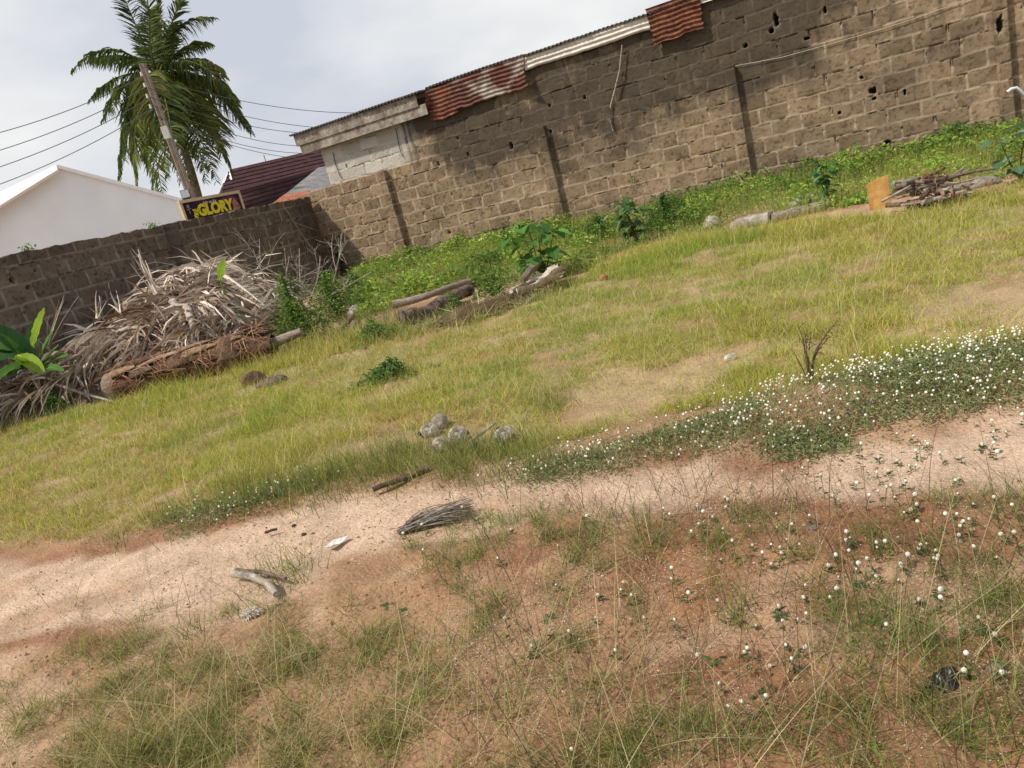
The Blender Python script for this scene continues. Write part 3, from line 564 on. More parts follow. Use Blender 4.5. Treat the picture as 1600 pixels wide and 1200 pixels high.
# ------------------------------------------------------------------ signboard, lamp, pole, wires
def signboard():
    y0 = 18.6; tl = AT(281, 316, y0); tr = G(371, 300, tl[2]); bl = tl-Zv*1.0
    ax = unit(tr-tl); W = np.linalg.norm(tr-tl); n = unit(np.cross(ax, Zv)); n = n if n[1] < 0 else -n; Hh = 1.02
    base = (tl+tr)/2; base[2] = 0
    s = thing('signboard', 'black event signboard with yellow GLORY lettering behind the dark wall', 'signboard', base)
    c = (tl+tr)/2-Zv*Hh/2
    MB().box(c, ax, n, Zv, W/2, 0.015, Hh/2).build('panel', M['banner'], s)
    for q, hx, hz in ((c+Zv*(Hh/2), W/2+0.05, 0.035), (c-Zv*(Hh/2+0.05), W/2+0.05, 0.035)):
        MB().box(q, ax, n, Zv, hx, 0.035, hz).build('frame', M['cream'], s)
    for sg in (-1, 1): MB().box(c+ax*sg*(W/2+0.015)-Zv*0.02, ax, n, Zv, 0.035, 0.034, Hh/2-0.02).build('frame', M['cream'], s)
    for sg in (-0.8, 0.8): MB().tube([[*(c+ax*sg*W/2-n*0.05)[:2], 0], c+ax*sg*W/2-n*0.05], 0.035, 8).build('post', M['wire'], s)
    R = Matrix((Vector(ax), Vector(Zv), Vector(n))).transposed()
    def text(body, x, z, size, m, shear=0.0, bold=0.0, nm='lettering'):
        f = bpy.data.curves.new(nm, 'FONT'); f.body = body; f.size = size; f.extrude = 0.004; f.shear = shear; f.offset = bold; f.resolution_u = 4
        o = bpy.data.objects.new(nm, f); COL.objects.link(o); o.parent = s; f.materials.append(m)
        q = tl+ax*x-Zv*z+n*0.019
        mx_ = Matrix.Translation(Vector(q-base)) @ R.to_4x4()
        bpy.context.view_layer.update()
        me = bpy.data.meshes.new_from_object(o); bpy.data.objects.remove(o)
        o = bpy.data.objects.new(nm, me); COL.objects.link(o); o.parent = s; o.matrix_basis = mx_
        if not me.materials: me.materials.append(m)
    text('Join us for', 0.66, 0.14, 0.11, M['pinkprint'], 0.25)
    text('THE', 0.27, 0.30, 0.12, M['yellow'], 0, 0.006)
    text('GLORY', 0.42, 0.385, 0.36, M['yellow'], 0.1, 0.02)
    text('S', 0.27, 0.52, 0.30, M['yellow'], 0, 0.014)
    # printed picture on the right and the small emblem on the left
    for (x, z, rx, rz, o_, mt) in ((W*0.79, 0.16, 0.36, 0.13, 0.0170, 'purple'), (W*0.88, 0.36, 0.16, 0.26, 0.0182, 'redprint')):
        a = np.arange(40)*2*np.pi/40; rr = 0.7+0.6*fbm(np.cos(a)*3+5, np.sin(a)*3+5, 7)
        P = tl+ax*x-Zv*z+n*o_+ax[None]*(np.cos(a)*rr*rx*0.8)[:, None]+Zv[None]*(np.sin(a)*rr*rz*0.8)[:, None]
        MB().add(np.concatenate([P, [P.mean(0)]]), [[40, k, (k+1) % 40] for k in range(40)]).build('printed_picture', M[mt], s)
    e = tl+ax*0.17-Zv*0.13+n*0.02; a = np.linspace(0, 2*np.pi, 15)
    m = MB().tube(e+ax[None]*(0.03*np.cos(a))[:, None]+Zv[None]*(0.03*np.sin(a))[:, None], 0.007, 5)
    m.tube([e-Zv*0.07-ax*0.06, e-Zv*0.055+ax*0.06], 0.006, 4).tube([e-Zv*0.09, e-Zv*0.17], 0.005, 4).build('emblem', M['pinkprint'], s)
signboard()
def floodlight():
    c = AT(290, 303, 19.4)
    b = thing('floodlight', 'small square floodlight beside the foot of the pole', 'floodlight', [c[0], c[1], 0])
    x = unit([1, 0.15, 0]); n = unit(np.cross(x, Zv)); u = unit(Zv*0.98+n*-0.1)
    MB().box(c, x, n, u, 0.105, 0.045, 0.10).build('housing', M['wire'], b)
    MB().box(c+n*0.048, x, n, u, 0.09, 0.006, 0.085).build('lamp_glass', M['glass'], b)
    MB().box(c-u*0.14, x, n, u, 0.10, 0.03, 0.035).build('bracket', M['black'], b)
    MB().tube([[c[0], c[1]+0.05, 0], c-u*0.12+[0, 0.05, 0]], 0.03, 8).build('post', M['wire'], b)
floodlight()
PY = 21.0
def pole():
    t = AT(222, 100, PY); b = AT(303, 322, PY); b = np.array([t[0]+(b[0]-t[0])*1.0, PY, 0]) if False else np.array([b[0], PY, 0.0])
    tz = t[2]; bx = AT(300, 312, PY); lean = (t-bx)/(t[2]-bx[2]); b = bx-lean*bx[2]
    p = thing('utility_pole', 'brown concrete utility pole in front of the palm', 'pole', b)
    P = [b+lean*z for z in np.linspace(0, tz, 8)]
    MB().tube(P, np.linspace(0.13, 0.09, 8), 4, smooth=False, ref=(0.75, 0.7, 0)).build('shaft', M['concrete'], p)
    g = MB()
    for k in (-1, 1): g.tube([q+np.array([0.045*k+0.01, -0.115+0.03*i/7, 0]) for i, q in enumerate(P)], 0.012, 4)
    g.build('edge_rib', M['concrete'], p)
    c = AT(259, 207, PY-0.25)
    bb = thing('meter_box', 'off-white meter box fixed to the utility pole', 'meter box', c-Zv*0.15) if False else None
    MB().box(c, unit([1, 0.1, 0]), unit([-0.1, 1, 0]), unit(lean), 0.075, 0.06, 0.15).build('meter_box', M['greypaint'], p)
    for k, (u, v) in enumerate([(226, 118), (231, 135), (235, 152), (240, 168)]):
        q = AT(u, v, PY); MB().tube([q-np.array([0.0, 0.2, 0.04]), q-np.array([0, 0.2, -0.06])], [0.03, 0.022], 8).build('insulator', M['greypaint'], p)
    return p
pole()
def wire(px0, y0, px1, y1, sag, label):
    a = AT(*px0, y0); b = AT(*px1, y1); t = np.linspace(0, 1, 24)[:, None]
    P = a*(1-t)+b*t; P[:, 2] -= (4*sag*t*(1-t))[:, 0]
    tag(MB().tube(P, 0.0085, 4, cap=False).build('overhead_wire', M['wire']), label, 'power line', 'overhead wires at the utility pole')
for k, (v0, e, o) in enumerate([(118, 186, 'topmost'), (135, 214, 'second'), (152, 240, 'third'), (168, 267, 'lowest')]):
    s = (240-v0)*0.0
    wire((226+4.7*k, v0), PY-0.2, (-300, e+ (e-v0)*300/240*0.85), 15.5, 0.35, o+' of the four overhead wires left of the pole')
RW = [((226, 120), (690, 162), 'topmost wire running right from the pole to the shed roof'), ((231, 137), (640, 190), 'second wire running right from the pole towards the shed roof'), ((235, 152), (600, 195), 'third wire running right from the pole towards the shed roof'),
      ((240, 165), (560, 218), 'fourth wire running right from the pole towards the shed roof'), ((247, 182), (560, 227), 'fifth thin wire running right from the pole below the others'), ((247, 184), (560, 238), 'lowest thin wire running right from the pole')]
for k, (a, b, lb) in enumerate(RW):
    wire(a, PY-0.2, b, 27+k*0.3, 0.55, lb)

# ------------------------------------------------------------------ coconut palm
def frond_mesh(P, n, ll, wid, pal, droop=0.5, side=None, rad=0.03, jit=0.25, K=3):
    """rachis curve P (k,3) -> mesh of rachis and leaflets"""
    P = np.asarray(P, float); k = len(P); t = np.linspace(0, 1, k); tt = np.linspace(0.10, 1.0, n)
    C = np.stack([np.interp(tt, t, P[:, i]) for i in range(3)], -1)
    T = np.stack([np.interp(tt, t, np.gradient(P[:, i])) for i in range(3)], -1); T /= np.linalg.norm(T, axis=1)[:, None]+1e-9
    S = np.cross(T, np.array([0, 0, 1.0])) if side is None else np.repeat(np.asarray(side)[None], n, 0)
    S /= np.linalg.norm(S, axis=1)[:, None]+1e-9
    mb = MB(); mb.tube(P, np.linspace(rad, rad*0.2, k), 5, col=np.asarray(pal[-1])*1.25, cap=False)
    prof = np.clip(np.sin(np.clip(tt*0.93+0.10, 0, 1)*np.pi)**0.55, 0.25, 1)
    for sg in (-1, 1):
        L = ll*prof*(1+RS.normal(0, jit*0.4, n)); d = unit_rows(T*(0.55+RS.normal(0, 0.12, (n, 1)))+S*sg*(0.85+RS.normal(0, jit*0.6, (n, 1)))+np.array([0, 0, 1.0])*RS.normal(0.1, jit*0.5, (n, 1)))
        q = [C]
        for i in range(K):
            f = (i+1)/K; d = unit_rows(d+np.array([0, 0, -1.0])*droop*f*(0.6+0.8*RS.rand(n, 1))); q.append(q[-1]+d*(L/K)[:, None])
        Q = np.stack(q, 1); wv = np.cross(T, d); wv = unit_rows(wv+RS.normal(0, 0.35, wv.shape)); ws = np.array([0.55, 1.0, 0.75, 0.12][:K+1]) if K == 3 else np.linspace(1, 0.15, K+1)
        w = wid*(0.7+0.6*RS.rand(n))[:, None]*ws[None]*0.5
        V = np.stack([Q-wv[:, None]*w[..., None], Q+wv[:, None]*w[..., None]], 2).reshape(n, -1, 3)
        m = 2*(K+1); kk = np.arange(K); F = (np.arange(n)[:, None, None]*m+np.stack([2*kk, 2*kk+1, 2*kk+3, 2*kk+2], -1)[None]).reshape(-1, 4)
        mb.add(V.reshape(-1, 3), F, np.repeat(mixcol(n, pal, 0.18), m, 0), False)
    return mb
def unit_rows(a): return a/(np.linalg.norm(a, axis=1)[:, None]+1e-9)
def bez(a, b, c, n=14):
    t = np.linspace(0, 1, n)[:, None]; return a*(1-t)**2+2*b*t*(1-t)+c*t*t
def palm():
    y0 = 32.0; c = AT(246, 118, y0); bt = AT(301, 312, y0); d = (c-bt)/(c[2]-bt[2]); b = bt-d*bt[2]; b[1] = y0
    p = thing('coconut_palm', 'tall coconut palm with drooping fronds behind the utility pole', 'palm tree', [b[0], y0, 0])
    t = np.linspace(0, 1, 16)[:, None]; P = np.array([b[0], y0, 0])*(1-t)+c*t; P = P+np.array([0.25, 0, 0])*np.sin(t*np.pi)
    rr = np.linspace(0.20, 0.13, 16); MB().tube(P, rr, 10).build('trunk', M['ptrunk'], p)
    dark = [(0.045, 0.08, 0.022), (0.075, 0.12, 0.03), (0.11, 0.15, 0.035), (0.16, 0.18, 0.05)]
    olive = [(0.09, 0.125, 0.028), (0.14, 0.17, 0.035), (0.20, 0.22, 0.05), (0.12, 0.11, 0.03)]
    FR = [  # control px, tip px, depth of control and tip relative to the crown
        ((170, 40), (112, 112), -.5, -.8, 0), ((180, 102), (138, 158), -1, -1.6, 0), ((262, 20), (335, 28), -.5, .5, 0), ((305, 65), (352, 120), -.6, -1, 1), ((345, 115), (393, 208), .4, .8, 0),
        ((212, 40), (178, -40), .3, .5, 2), ((240, 10), (255, -80), .6, 1.2, 2), ((236, 40), (222, -60), -.8, -1.0, 2), ((262, 40), (300, -40), -.9, -1.2, 2), ((228, 60), (236, 15), -2.0, -2.8, 2), ((262, 80), (268, 40), 1.5, 2.4, 2), ((300, 60), (360, 150), -1.2, -1.6, 0), ((205, 70), (140, 95), 1.0, 1.6, 0), ((285, 55), (330, 70), 1.2, 2.0, 0), ((195, 110), (160, 190), .8, 1.0, 0), ((320, 95), (372, 165), -.8, -1.2, 0),
        ((188, 130), (186, 285), -1, -1.2, 0), ((255, 120), (276, 250), -2.6, -3.0, 0), ((238, 135), (262, 275), -2.2, -2.6, 1), ((280, 118), (318, 262), -1.8, -2.2, 0), ((215, 140), (232, 262), -1.8, -2.4, 0), ((300, 110), (345, 240), -1.4, -1.8, 1), ((200, 150), (214, 300), -2, -2.2, 1), ((225, 165), (256, 315), 1.2, 1.4, 1), ((262, 140), (300, 290), -1.6, -2.0, 1), ((285, 130), (338, 282), -.8, -1.2, 1),
        ((310, 130), (362, 268), .2, .2, 0), ((295, 120), (322, 285), 1.2, 1.6, 0), ((275, 150), (282, 285), 1.8, 2.2, 1), ((240, 130), (240, 300), 2.4, 2.8, 0), ((205, 120), (196, 250), 1.4, 1.8, 0),
        ((325, 100), (378, 195), 1.8, 2.6, 0), ((330, 140), (350, 240), -.9, -1.3, 1), ((215, 95), (250, 215), -2.3, -2.6, 1)]
    for (cu, cv), (tu, tv), dc, dt, ol in FR:
        P = bez(c+np.array([0, 0.1*np.sign(dc), 0]), AT(cu, cv, y0+dc), AT(tu, tv, y0+dt))
        L = np.linalg.norm(P[-1]-P[0]); down = tv > 200
        frond_mesh(P, 80, (0.70 if ol == 2 else min(1.1, 0.26*L+0.12)), 0.078, olive if ol == 1 else dark, 0.55 if down else (0.2 if ol == 2 else 0.85), rad=0.045).build('frond', M['leaf'], p)
    cols = M['fibre']
    for k in range(9):
        a = RS.uniform(0, 6.28); q = c+np.array([0.28*math.cos(a), 0.28*math.sin(a), RS.uniform(-0.55, 0.1)])
        if k < 5: MB().blob(q, (0.12, 0.12, 0.15), k, 0.1, 10, 7).build('coconut', M['fibre'], p)
        else: MB().tube(bez(c, c+np.array([0.4*math.cos(a), 0.4*math.sin(a), 0.25]), c+np.array([0.7*math.cos(a), 0.7*math.sin(a), -0.35]), 8), np.linspace(0.05, 0.015, 8), 5).build('fruit_stalk', M['orange'], p)
palm()

# ------------------------------------------------------------------ heap of dry palm fronds
HEAP = gpoly([(-60, 690), (60, 655), (190, 618), (330, 585), (440, 545), (470, 520), (455, 490)])
HEAPW = [tuple(w2(4.9, 0, 0.05)[:2]), tuple(w2(2.5, 0, 0.05)[:2]), tuple(w2(-1.5, 0, 0.05)[:2])]
HP = np.array(list(HEAP)+HEAPW)
def heap_h(x, y):
    d = polysd(x, y, HP)
    q = np.stack([x-A2[0], y-A2[1]], -1); s = q[..., 0]*D2[0]+q[..., 1]*D2[1]; w = q[..., 0]*N2[0]+q[..., 1]*N2[1]
    peak = 0.42+0.52*np.exp(-((s-2.6)/1.9)**2)+0.16*np.exp(-((s-0.7)/1.2)**2)
    return np.clip(peak*sstep(-0.05, 1.15, d+0.0*w)*(0.75+0.5*fbm(x*1.6, y*1.6, 61)), 0, 2)+hgt(x, y)
def heap():
    lo, hi = HP.min(0)-0.2, HP.max(0)+0.2; x, y = np.meshgrid(np.arange(lo[0], hi[0], 0.05), np.arange(lo[1], hi[1], 0.05))
    z = heap_h(x, y)-0.03+0.10*(fbm(x*6, y*6, 62)-0.5)-0.08*(polysd(x, y, HP) < 0)
    f = fbm(x*5, y*5, 63)[..., None]; c = np.array([0.085, 0.058, 0.042])*(1-f)+np.array([0.26, 0.19, 0.14])*f
    o = MB().grid(np.stack([x, y, z], -1), c).build('leaf_litter', M['dry'])
    tag(o, 'brown dry leaf litter at the bottom of the frond heap', 'leaf litter', kind='stuff')
    grey = [(0.44, 0.355, 0.28), (0.60, 0.51, 0.42), (0.76, 0.68, 0.57), (0.22, 0.145, 0.10)]
    brown = [(0.26, 0.17, 0.11), (0.36, 0.26, 0.18), (0.48, 0.40, 0.32), (0.19, 0.10, 0.06)]
    k = 0
    while k < 100:
        q = RS.uniform(HP.min(0), HP.max(0))
        if polysd(np.array([q[0]]), np.array([q[1]]), HP)[0] < 0.30: continue
        a = RS.uniform(0, 2*np.pi); L = RS.uniform(0.9, 2.0); t = np.linspace(-0.5, 0.5, 12)
        cv = RS.uniform(-0.5, 0.5); X = q[0]+np.cos(a+cv*t)*L*t; Y = q[1]+np.sin(a+cv*t)*L*t
        ins = polysd(X, Y, HP); X = np.where(ins > -0.25, X, q[0]+(X-q[0])*0.6); Y = np.where(ins > -0.25, Y, q[1]+(Y-q[1])*0.6)
        ww = (X-A2[0])*N2[0]+(Y-A2[1])*N2[1]; push = np.clip(0.12-ww, 0, None); X = X+N2[0]*push; Y = Y+N2[1]*push
        Z = heap_h(X, Y)+0.06+0.14*RS.rand()+0.08*np.sin(t*np.pi+1.57)
        pal = grey if RS.rand() < 0.68 else brown
        mb = frond_mesh(np.stack([X, Y, Z], -1), 32, RS.uniform(0.40, 0.75), 0.034, pal, RS.uniform(0.2, 0.95), rad=0.022, jit=RS.uniform(0.4, 0.9))
        v = np.concatenate(mb.v)
        for arr in mb.v:                                    # leaflets come to rest on the heap and stay in front of the wall
            ww = (arr[:, 0]-A2[0])*N2[0]+(arr[:, 1]-A2[1])*N2[1]; ps = np.clip(0.05-ww, 0, None); arr[:, 0] += N2[0]*ps; arr[:, 1] += N2[1]*ps
            arr[:, 2] = np.maximum(arr[:, 2], heap_h(arr[:, 0], arr[:, 1])+0.005)
        o = mb.build('dry_palm_frond', M['dry']); tag(o, 'dry grey or brown palm frond tangled into the heap by the dark wall', 'palm frond', 'dry palm fronds in the heap'); k += 1
    # split frond bases that stand out of the heap
    for (bu, bv), (tu, tv), y, n, lb in [((245, 460), (207, 395), 11.0, 9, 'fan of pale split frond strips standing highest out of the heap'), ((190, 490), (187, 440), 10.6, 6, 'short pale split frond base standing up left of the tall fan'),
                                         ((152, 500), (150, 450), 10.9, 5, 'curved thin dry leaf strips standing at the back of the heap'), ((75, 545), (102, 468), 10.7, 7, 'spray of thin dry leaflets rising beside the banana plant')]:
        m = MB(); a = AT(bu, bv, y); b = AT(tu, tv, y+0.1)
        for i in range(n):
            e = b+(np.array([RS.normal(0, 0.13), RS.normal(0, 0.10), RS.uniform(-0.28, 0.08)]))
            P = bez(a+RS.normal(0, 0.02, 3), (a+e)/2+np.array([RS.normal(0, .04), 0, 0.05]), e, 7)
            m.tube(P, np.linspace(0.022, 0.005, 7), 4, col=mixcol(1, grey)[0]*1.15, flat=0.35)
        ws = np.concatenate(m.v); ww = ((ws-A2) @ N2).min()
        if ww < 0.05:
            for arr in m.v: arr += N2*(0.05-ww)
        tag(m.build('dry_frond_base', M['dry']), lb, 'frond base')
    # broad stalks lying on the heap
    for pts, r, mt, lb in [([(242, 505), (222, 555)], 0.05, 'bark', 'short dark stalk leaning upright in the middle of the heap'), ([(183, 520), (225, 512)], 0.05, 'whitehusk', 'pale flat stalk lying level left of the dark stalk'),
                           ([(292, 478), (304, 516)], 0.055, 'whitehusk', 'broad white stalk piece pointing down the middle of the heap'), ([(306, 485), (320, 510)], 0.035, 'stalk', 'smaller grey stalk just right of the broad white piece'),
                           ([(358, 490), (380, 534)], 0.04, 'stalk', 'long grey stalk on the right flank of the heap'), ([(345, 535), (385, 552), (410, 572)], 0.042, 'stalk', 'pale stalk propped across the brown fallen trunk'),
                           ([(270, 470), (288, 510)], 0.05, 'stalk', 'thick grey stalk near the heap top beside the white piece'), ([(120, 528), (165, 510), (200, 498)], 0.028, 'bark', 'dark bent stalk near the left end of the heap'),
                           ([(85, 600), (130, 618), (178, 628)], 0.028, 'stalk', 'pale frond rib trailing onto the grass at the heap foot'), ([(70, 585), (95, 572), (122, 555)], 0.045, 'stalk', 'grey stalk under the banana leaves')]:
        P = []
        for u, v in pts:                                     # march the view ray to the heap surface
            d = ray(u, v); tt = np.linspace(5, 16, 500); q = CAM+d*(tt/d[1])[:, None]; hh = heap_h(q[:, 0], q[:, 1])+0.20*sstep(-0.05, 0.5, polysd(q[:, 0], q[:, 1], HP))+0.02
            hit = q[:, 2] < hh; i = np.argmax(hit) if hit.any() and tt[np.argmax(hit)] < 13 else np.argmin(np.abs(tt-10.8)); P.append(q[i])
        P = np.array(P); t = np.linspace(0, 1, len(P)); ti = np.linspace(0, 1, 9); Q = np.stack([np.interp(ti, t, P[:, i]) for i in range(3)], -1)
        Q[:, 2] += 0.03*np.sin(ti*np.pi)
        tag(MB().tube(Q, r*(1.15-0.5*ti)*(1+0.1*RS.randn(9)), 7, flat=0.6).build('dry_leaf_stalk', M[mt]), lb, 'stalk')
    # white short-leaved frond on the right shoulder
    a, b = AT(352, 432, 10.4), AT(418, 482, 9.9); P = bez(a, (a+b)/2+Zv*0.04, b, 12)
    tag(frond_mesh(P, 26, 0.17, 0.03, [(0.66, 0.6, 0.52), (0.78, 0.73, 0.65), (0.55, 0.48, 0.4)], -0.1, rad=0.035, jit=0.3).build('dry_palm_frond', M['dry']), 'bleached white frond with stubby leaflets on the right shoulder of the heap', 'palm frond')
heap()
def fallen_trunk():
    a = G(195, 620)+[0, 0, 0.16]; b = G(438, 560)+[0, 0, 0.20]; t = np.linspace(0, 1, 22)[:, None]; P = a*(1-t)+b*t
    P[:, 1] += 0.05*np.sin(t[:, 0]*5); ax = unit(b-a)
    T = thing('fallen_palm_trunk', 'fallen fibrous brown palm trunk lying along the front of the heap', 'palm trunk', (a+b)/2*[1, 1, 0])
    tt = t[:, 0]; R = 0.17+0.06*np.sin(tt*np.pi)+0.03*np.sin(tt*19)-0.05*sstep(0.8, 1, tt)
    m = MB(); k = 16; n = 40; t2 = np.linspace(0, 1, n); Pi = np.stack([np.interp(t2, tt, P[:, i]) for i in range(3)], -1); Ri = np.interp(t2, tt, R)
    sd = unit(np.cross(ax, Zv)); an = np.linspace(0, 2*np.pi, k+1)
    rad = Ri[:, None]*(1+0.35*(fbm(t2[:, None]*9+0*an[None], np.cos(an)[None]*2+np.sin(an)[None]*1.3+5+0*t2[:, None], 81)-0.5)); rad[:, -1] = rad[:, 0]
    V = Pi[:, None]+rad[..., None]*(np.cos(an)[None, :, None]*sd+np.sin(an)[None, :, None]*Zv*0.95)
    m.grid(V[:, ::-1]); m.build('trunk_core', M['fibre'], T)
    # old leaf bases wrap the trunk
    for i in range(30):
        s = RS.uniform(0.06, 0.9); q = a+(b-a)*s; th = RS.uniform(0.2, 2.9); o = sd*math.cos(th)*0.20-0*Zv+Zv*math.sin(th)*0.20
        o = o if (o @ np.array([0, -1, 0.3])) > -0.1 else o*0.9
        q0 = q+o*0.98-ax*0.26; q1 = q+o*1.22+ax*RS.uniform(0.05, 0.4)
        MB().tube(bez(q0, (q0+q1)/2+o*0.15, q1, 6), [0.075, 0.07, 0.06, 0.05, 0.036, 0.02], 6, flat=0.28, ref=o).build('leaf_base', M[['bark', 'fibre', 'coirwood', 'fibre', 'coirwood'][i % 5]], T)
    m = MB(); n = 420; s = RS.rand(n); th = RS.uniform(-0.6, 3.4, n); q = a+(b-a)*s[:, None]
    o = sd[None]*np.cos(th)[:, None]*0.235+Zv[None]*np.sin(th)[:, None]*0.225
    n0 = q+o*0.98; d = unit_rows(ax[None]*RS.normal(0, 1, (n, 1))+np.cross(np.repeat(ax[None], n, 0), o)*RS.normal(0, 4, (n, 1))+o*0.5)
    L = RS.uniform(0.08, 0.26, n)[:, None]; n1 = n0+d*L*0.5+o*0.06; n2 = n0+d*L-Zv*0.03; w = np.cross(d, o); w = unit_rows(w)*0.004
    V = np.stack([n0-w, n0+w, n1-w, n1+w, n2-w*.4, n2+w*.4], 1).reshape(-1, 3); F = (np.arange(n)[:, None, None]*6+np.array([[0, 1, 3, 2], [2, 3, 5, 4]])[None]).reshape(-1, 4)
    m.add(V, F, np.repeat(mixcol(n, [(0.26, 0.12, 0.06), (0.38, 0.20, 0.11), (0.16, 0.075, 0.04), (0.42, 0.28, 0.17)]), 6, 0)); o_ = m.build('coir_fibres', M['dry'], T); o_['kind'] = 'stuff'
    MB().blob(a+[-0.03, 0, 0], (0.19, 0.16, 0.19), 3, 0.25).build('cut_end', M['wood'], T)
    e = b+ax*0.02; MB().tube([e-ax*0.1, e+ax*0.2+Zv*0.03, e+ax*0.34+Zv*0.05], [0.06, 0.055, 0.045], 8).build('stub', M['wood'], T)
fallen_trunk()

# ------------------------------------------------------------------ bare branches
def branch_mesh(a, tip, seed, r=0.016, depth=3, spread=0.45):
    rs = np.random.RandomState(seed); m = MB()
    def grow(p, q, r, d):
        L = np.linalg.norm(q-p); mid = (p+q)/2+rs.normal(0, 0.09*L, 3)
        P = bez(p, mid, q, 8); m.tube(P, np.linspace(r, r*0.45, 8), 5, cap=False)
        if d:
            for i in range(rs.randint(3, 6)):
                s = rs.uniform(0.25, 0.95); o = P[int(s*7)]; dr = unit(unit(q-p)+rs.normal(0, spread, 3)); grow(o, o+dr*L*rs.uniform(0.3, 0.6), r*0.5, d-1)
    grow(np.asarray(a), np.asarray(tip), r, depth); return m
for i, ((bu, bv), (tu, tv), y, lb) in enumerate([((440, 470), (395, 388), 11.6, 'bare grey branch rising at the back of the heap'), ((470, 470), (468, 388), 12.0, 'bare branch standing up in the middle of the dead brush'),
        ((430, 470), (545, 452), 11.2, 'pale bare branch lying out to the right over the green weeds'), ((500, 490), (535, 380), 11.8, 'tall thin bare branch against the wall corner'), ((430, 460), (452, 400), 12.6, 'thin bare branch leaning on the dark wall'),
        ((455, 480), (580, 425), 11.0, 'long thin bare branch crossing in front of the lit wall'), ((400, 450), (500, 418), 12.2, 'bare branch lying low across the brush from left to right'), ((520, 470), (400, 412), 11.8, 'bare branch lying low across the brush from right to left'),
        ((390, 440), (350, 390), 12.4, 'small bare branch at the crown of the heap'), ((480, 460), (500, 400), 11.4, 'bent bare branch over the front of the dead brush')]):
    a = AT(bu, bv, y); a[2] = max(a[2]-0.1, 0.0); tag(branch_mesh(a, AT(tu, tv, y+0.2), 30+i, 0.013, 2+(i in (1, 2, 6)), 0.75).build('bare_branch', M['stalk']), lb, 'branch')
tag(branch_mesh(w2(7.6, 2.06, -0.02), w2(7.9, 0.7, 0.25), 51, 0.012, 1, 0.3).build('hanging_vine', M['stalk']), 'dry vine hanging over the top of the dark wall near the corner', 'vine')
a = G(1268, 600); m = MB(); rs = np.random.RandomState(3)
for k in range(9):
    e = a+np.array([rs.uniform(-0.05, 0.26), rs.uniform(-0.03, 0.16), rs.uniform(0.12, 0.30)]); P = bez(a+rs.normal(0, 0.012, 3)*[1, 1, 0], a+(e-a)*[0.25, 0.3, 0.8]+rs.normal(0, 0.012, 3), e, 9)
    m.tube(P, np.linspace(0.0030, 0.0014, 9), 5)
    for q in range(3): d = rs.normal(0, 0.02, 3)+np.array([0.035, 0, -0.004]); m.tube([P[5+q], P[5+q]+d*0.6+Zv*0.008, P[5+q]+d], [0.002, 0.0016, 0.001], 4)
m.tube([a+[-0.01, 0, 0], a+[-0.03, 0.02, 0.1], a+[-0.06, 0.03, 0.2]], [0.003, 0.0025, 0.0015], 4)
tag(m.build('dead_stem', M['darktwig']), 'clump of dark dead stems arching to the right above the white flower bed', 'dead plant')

# ------------------------------------------------------------------ banana plants and broad-leaf plants
def big_leaf(a, b, w, pal, lift=0.15, n=12, fold=0.25, tw=0.0):
    a = np.asarray(a); b = np.asarray(b); P = bez(a, (a+b)/2+Zv*lift, b, n); T = np.gradient(P, axis=0); S = unit_rows(np.cross(T, Zv+np.array([0.2, -0.5, 0])*tw)); N = np.cross(S, T); N = unit_rows(N)
    t = np.linspace(0, 1, n); ww = w*np.sin(np.clip(t*0.92+0.06, 0, 1)*np.pi)**0.6
    q = np.linspace(-1, 1, 7)
    V = P[:, None]+S[:, None]*(q[None]*ww[:, None]*0.5)[..., None]+N[:, None]*((np.abs(q)[None]*fold*ww[:, None]*0.5)+0.012*np.sin(t*40)[:, None]*np.abs(q)[None]*0.6)[..., None]
    c = mixcol(1, pal, 0.1)[0]; col = c*(0.85+0.25*np.sin(t*60)[:, None, None]*0.3+0.1*np.abs(q)[None, :, None])
    m = MB().grid(V, np.clip(col, 0, 1)); m.tube(P, np.linspace(0.012, 0.003, n), 4, col=c*1.5, cap=False); return m
G1 = [(0.07, 0.17, 0.03), (0.12, 0.24, 0.04)]; G2 = [(0.20, 0.33, 0.03), (0.26, 0.38, 0.035)]; G3 = [(0.04, 0.11, 0.03), (0.06, 0.14, 0.045)]
base = np.array([AT(55, 600, 10.0)[0], 10.0, 0.0])
bp = thing('banana_plant', 'young banana plant with broad green leaves left of the heap', 'banana plant', base)
MB().tube([base, AT(52, 575, 10.0), AT(52, 545, 10.0)], [0.05, 0.045, 0.03], 8, col=(0.14, 0.2, 0.06)).build('stem', M['leaf'], bp)
for (au, av), (tu, tv), dy, w, pal, lift in [((50, 545), (70, 482), 0, 0.21, G2, 0.0), ((52, 560), (-20, 510), -.3, 0.27, G3, 0.1), ((50, 552), (-15, 545), -.2, 0.26, G1, 0.14), ((48, 560), (55, 500), .2, 0.2, G3, 0), ((52, 555), (30, 578), -.6, 0.2, G1, 0.05), ((28, 555), (68, 583), -.75, 0.19, G2, 0.06),  # brightest greens go to the sunlit leaves, light put into their colour
                                             ((66, 572), (92, 540), -.5, 0.17, G1, 0.03), ((72, 570), (106, 556), -.6, 0.15, G1, 0.05), ((50, 575), (12, 587), -.8, 0.13, G1, 0.06), ((45, 550), (-30, 575), -.4, .24, G3, .1), ((40, 560), (-5, 520), -.5, .16, G1, .06), ((60, 565), (85, 515), -.2, .14, G1, .03), ((45, 570), (15, 560), -.9, .13, G2, .05), ((62, 575), (100, 580), -.9, .12, G1, .05), ((35, 565), (-10, 600), -1.0, .15, G1, .06)]:
    big_leaf(AT(au, av, 10+dy*0.5), AT(tu, tv, 10+dy), w, pal, lift, tw=1.0).build('leaf', M['leaf'], bp)
a = AT(344, 437, 10.9); bs = np.array([a[0], a[1], heap_h(np.array([a[0]]), np.array([a[1]]))[0]])
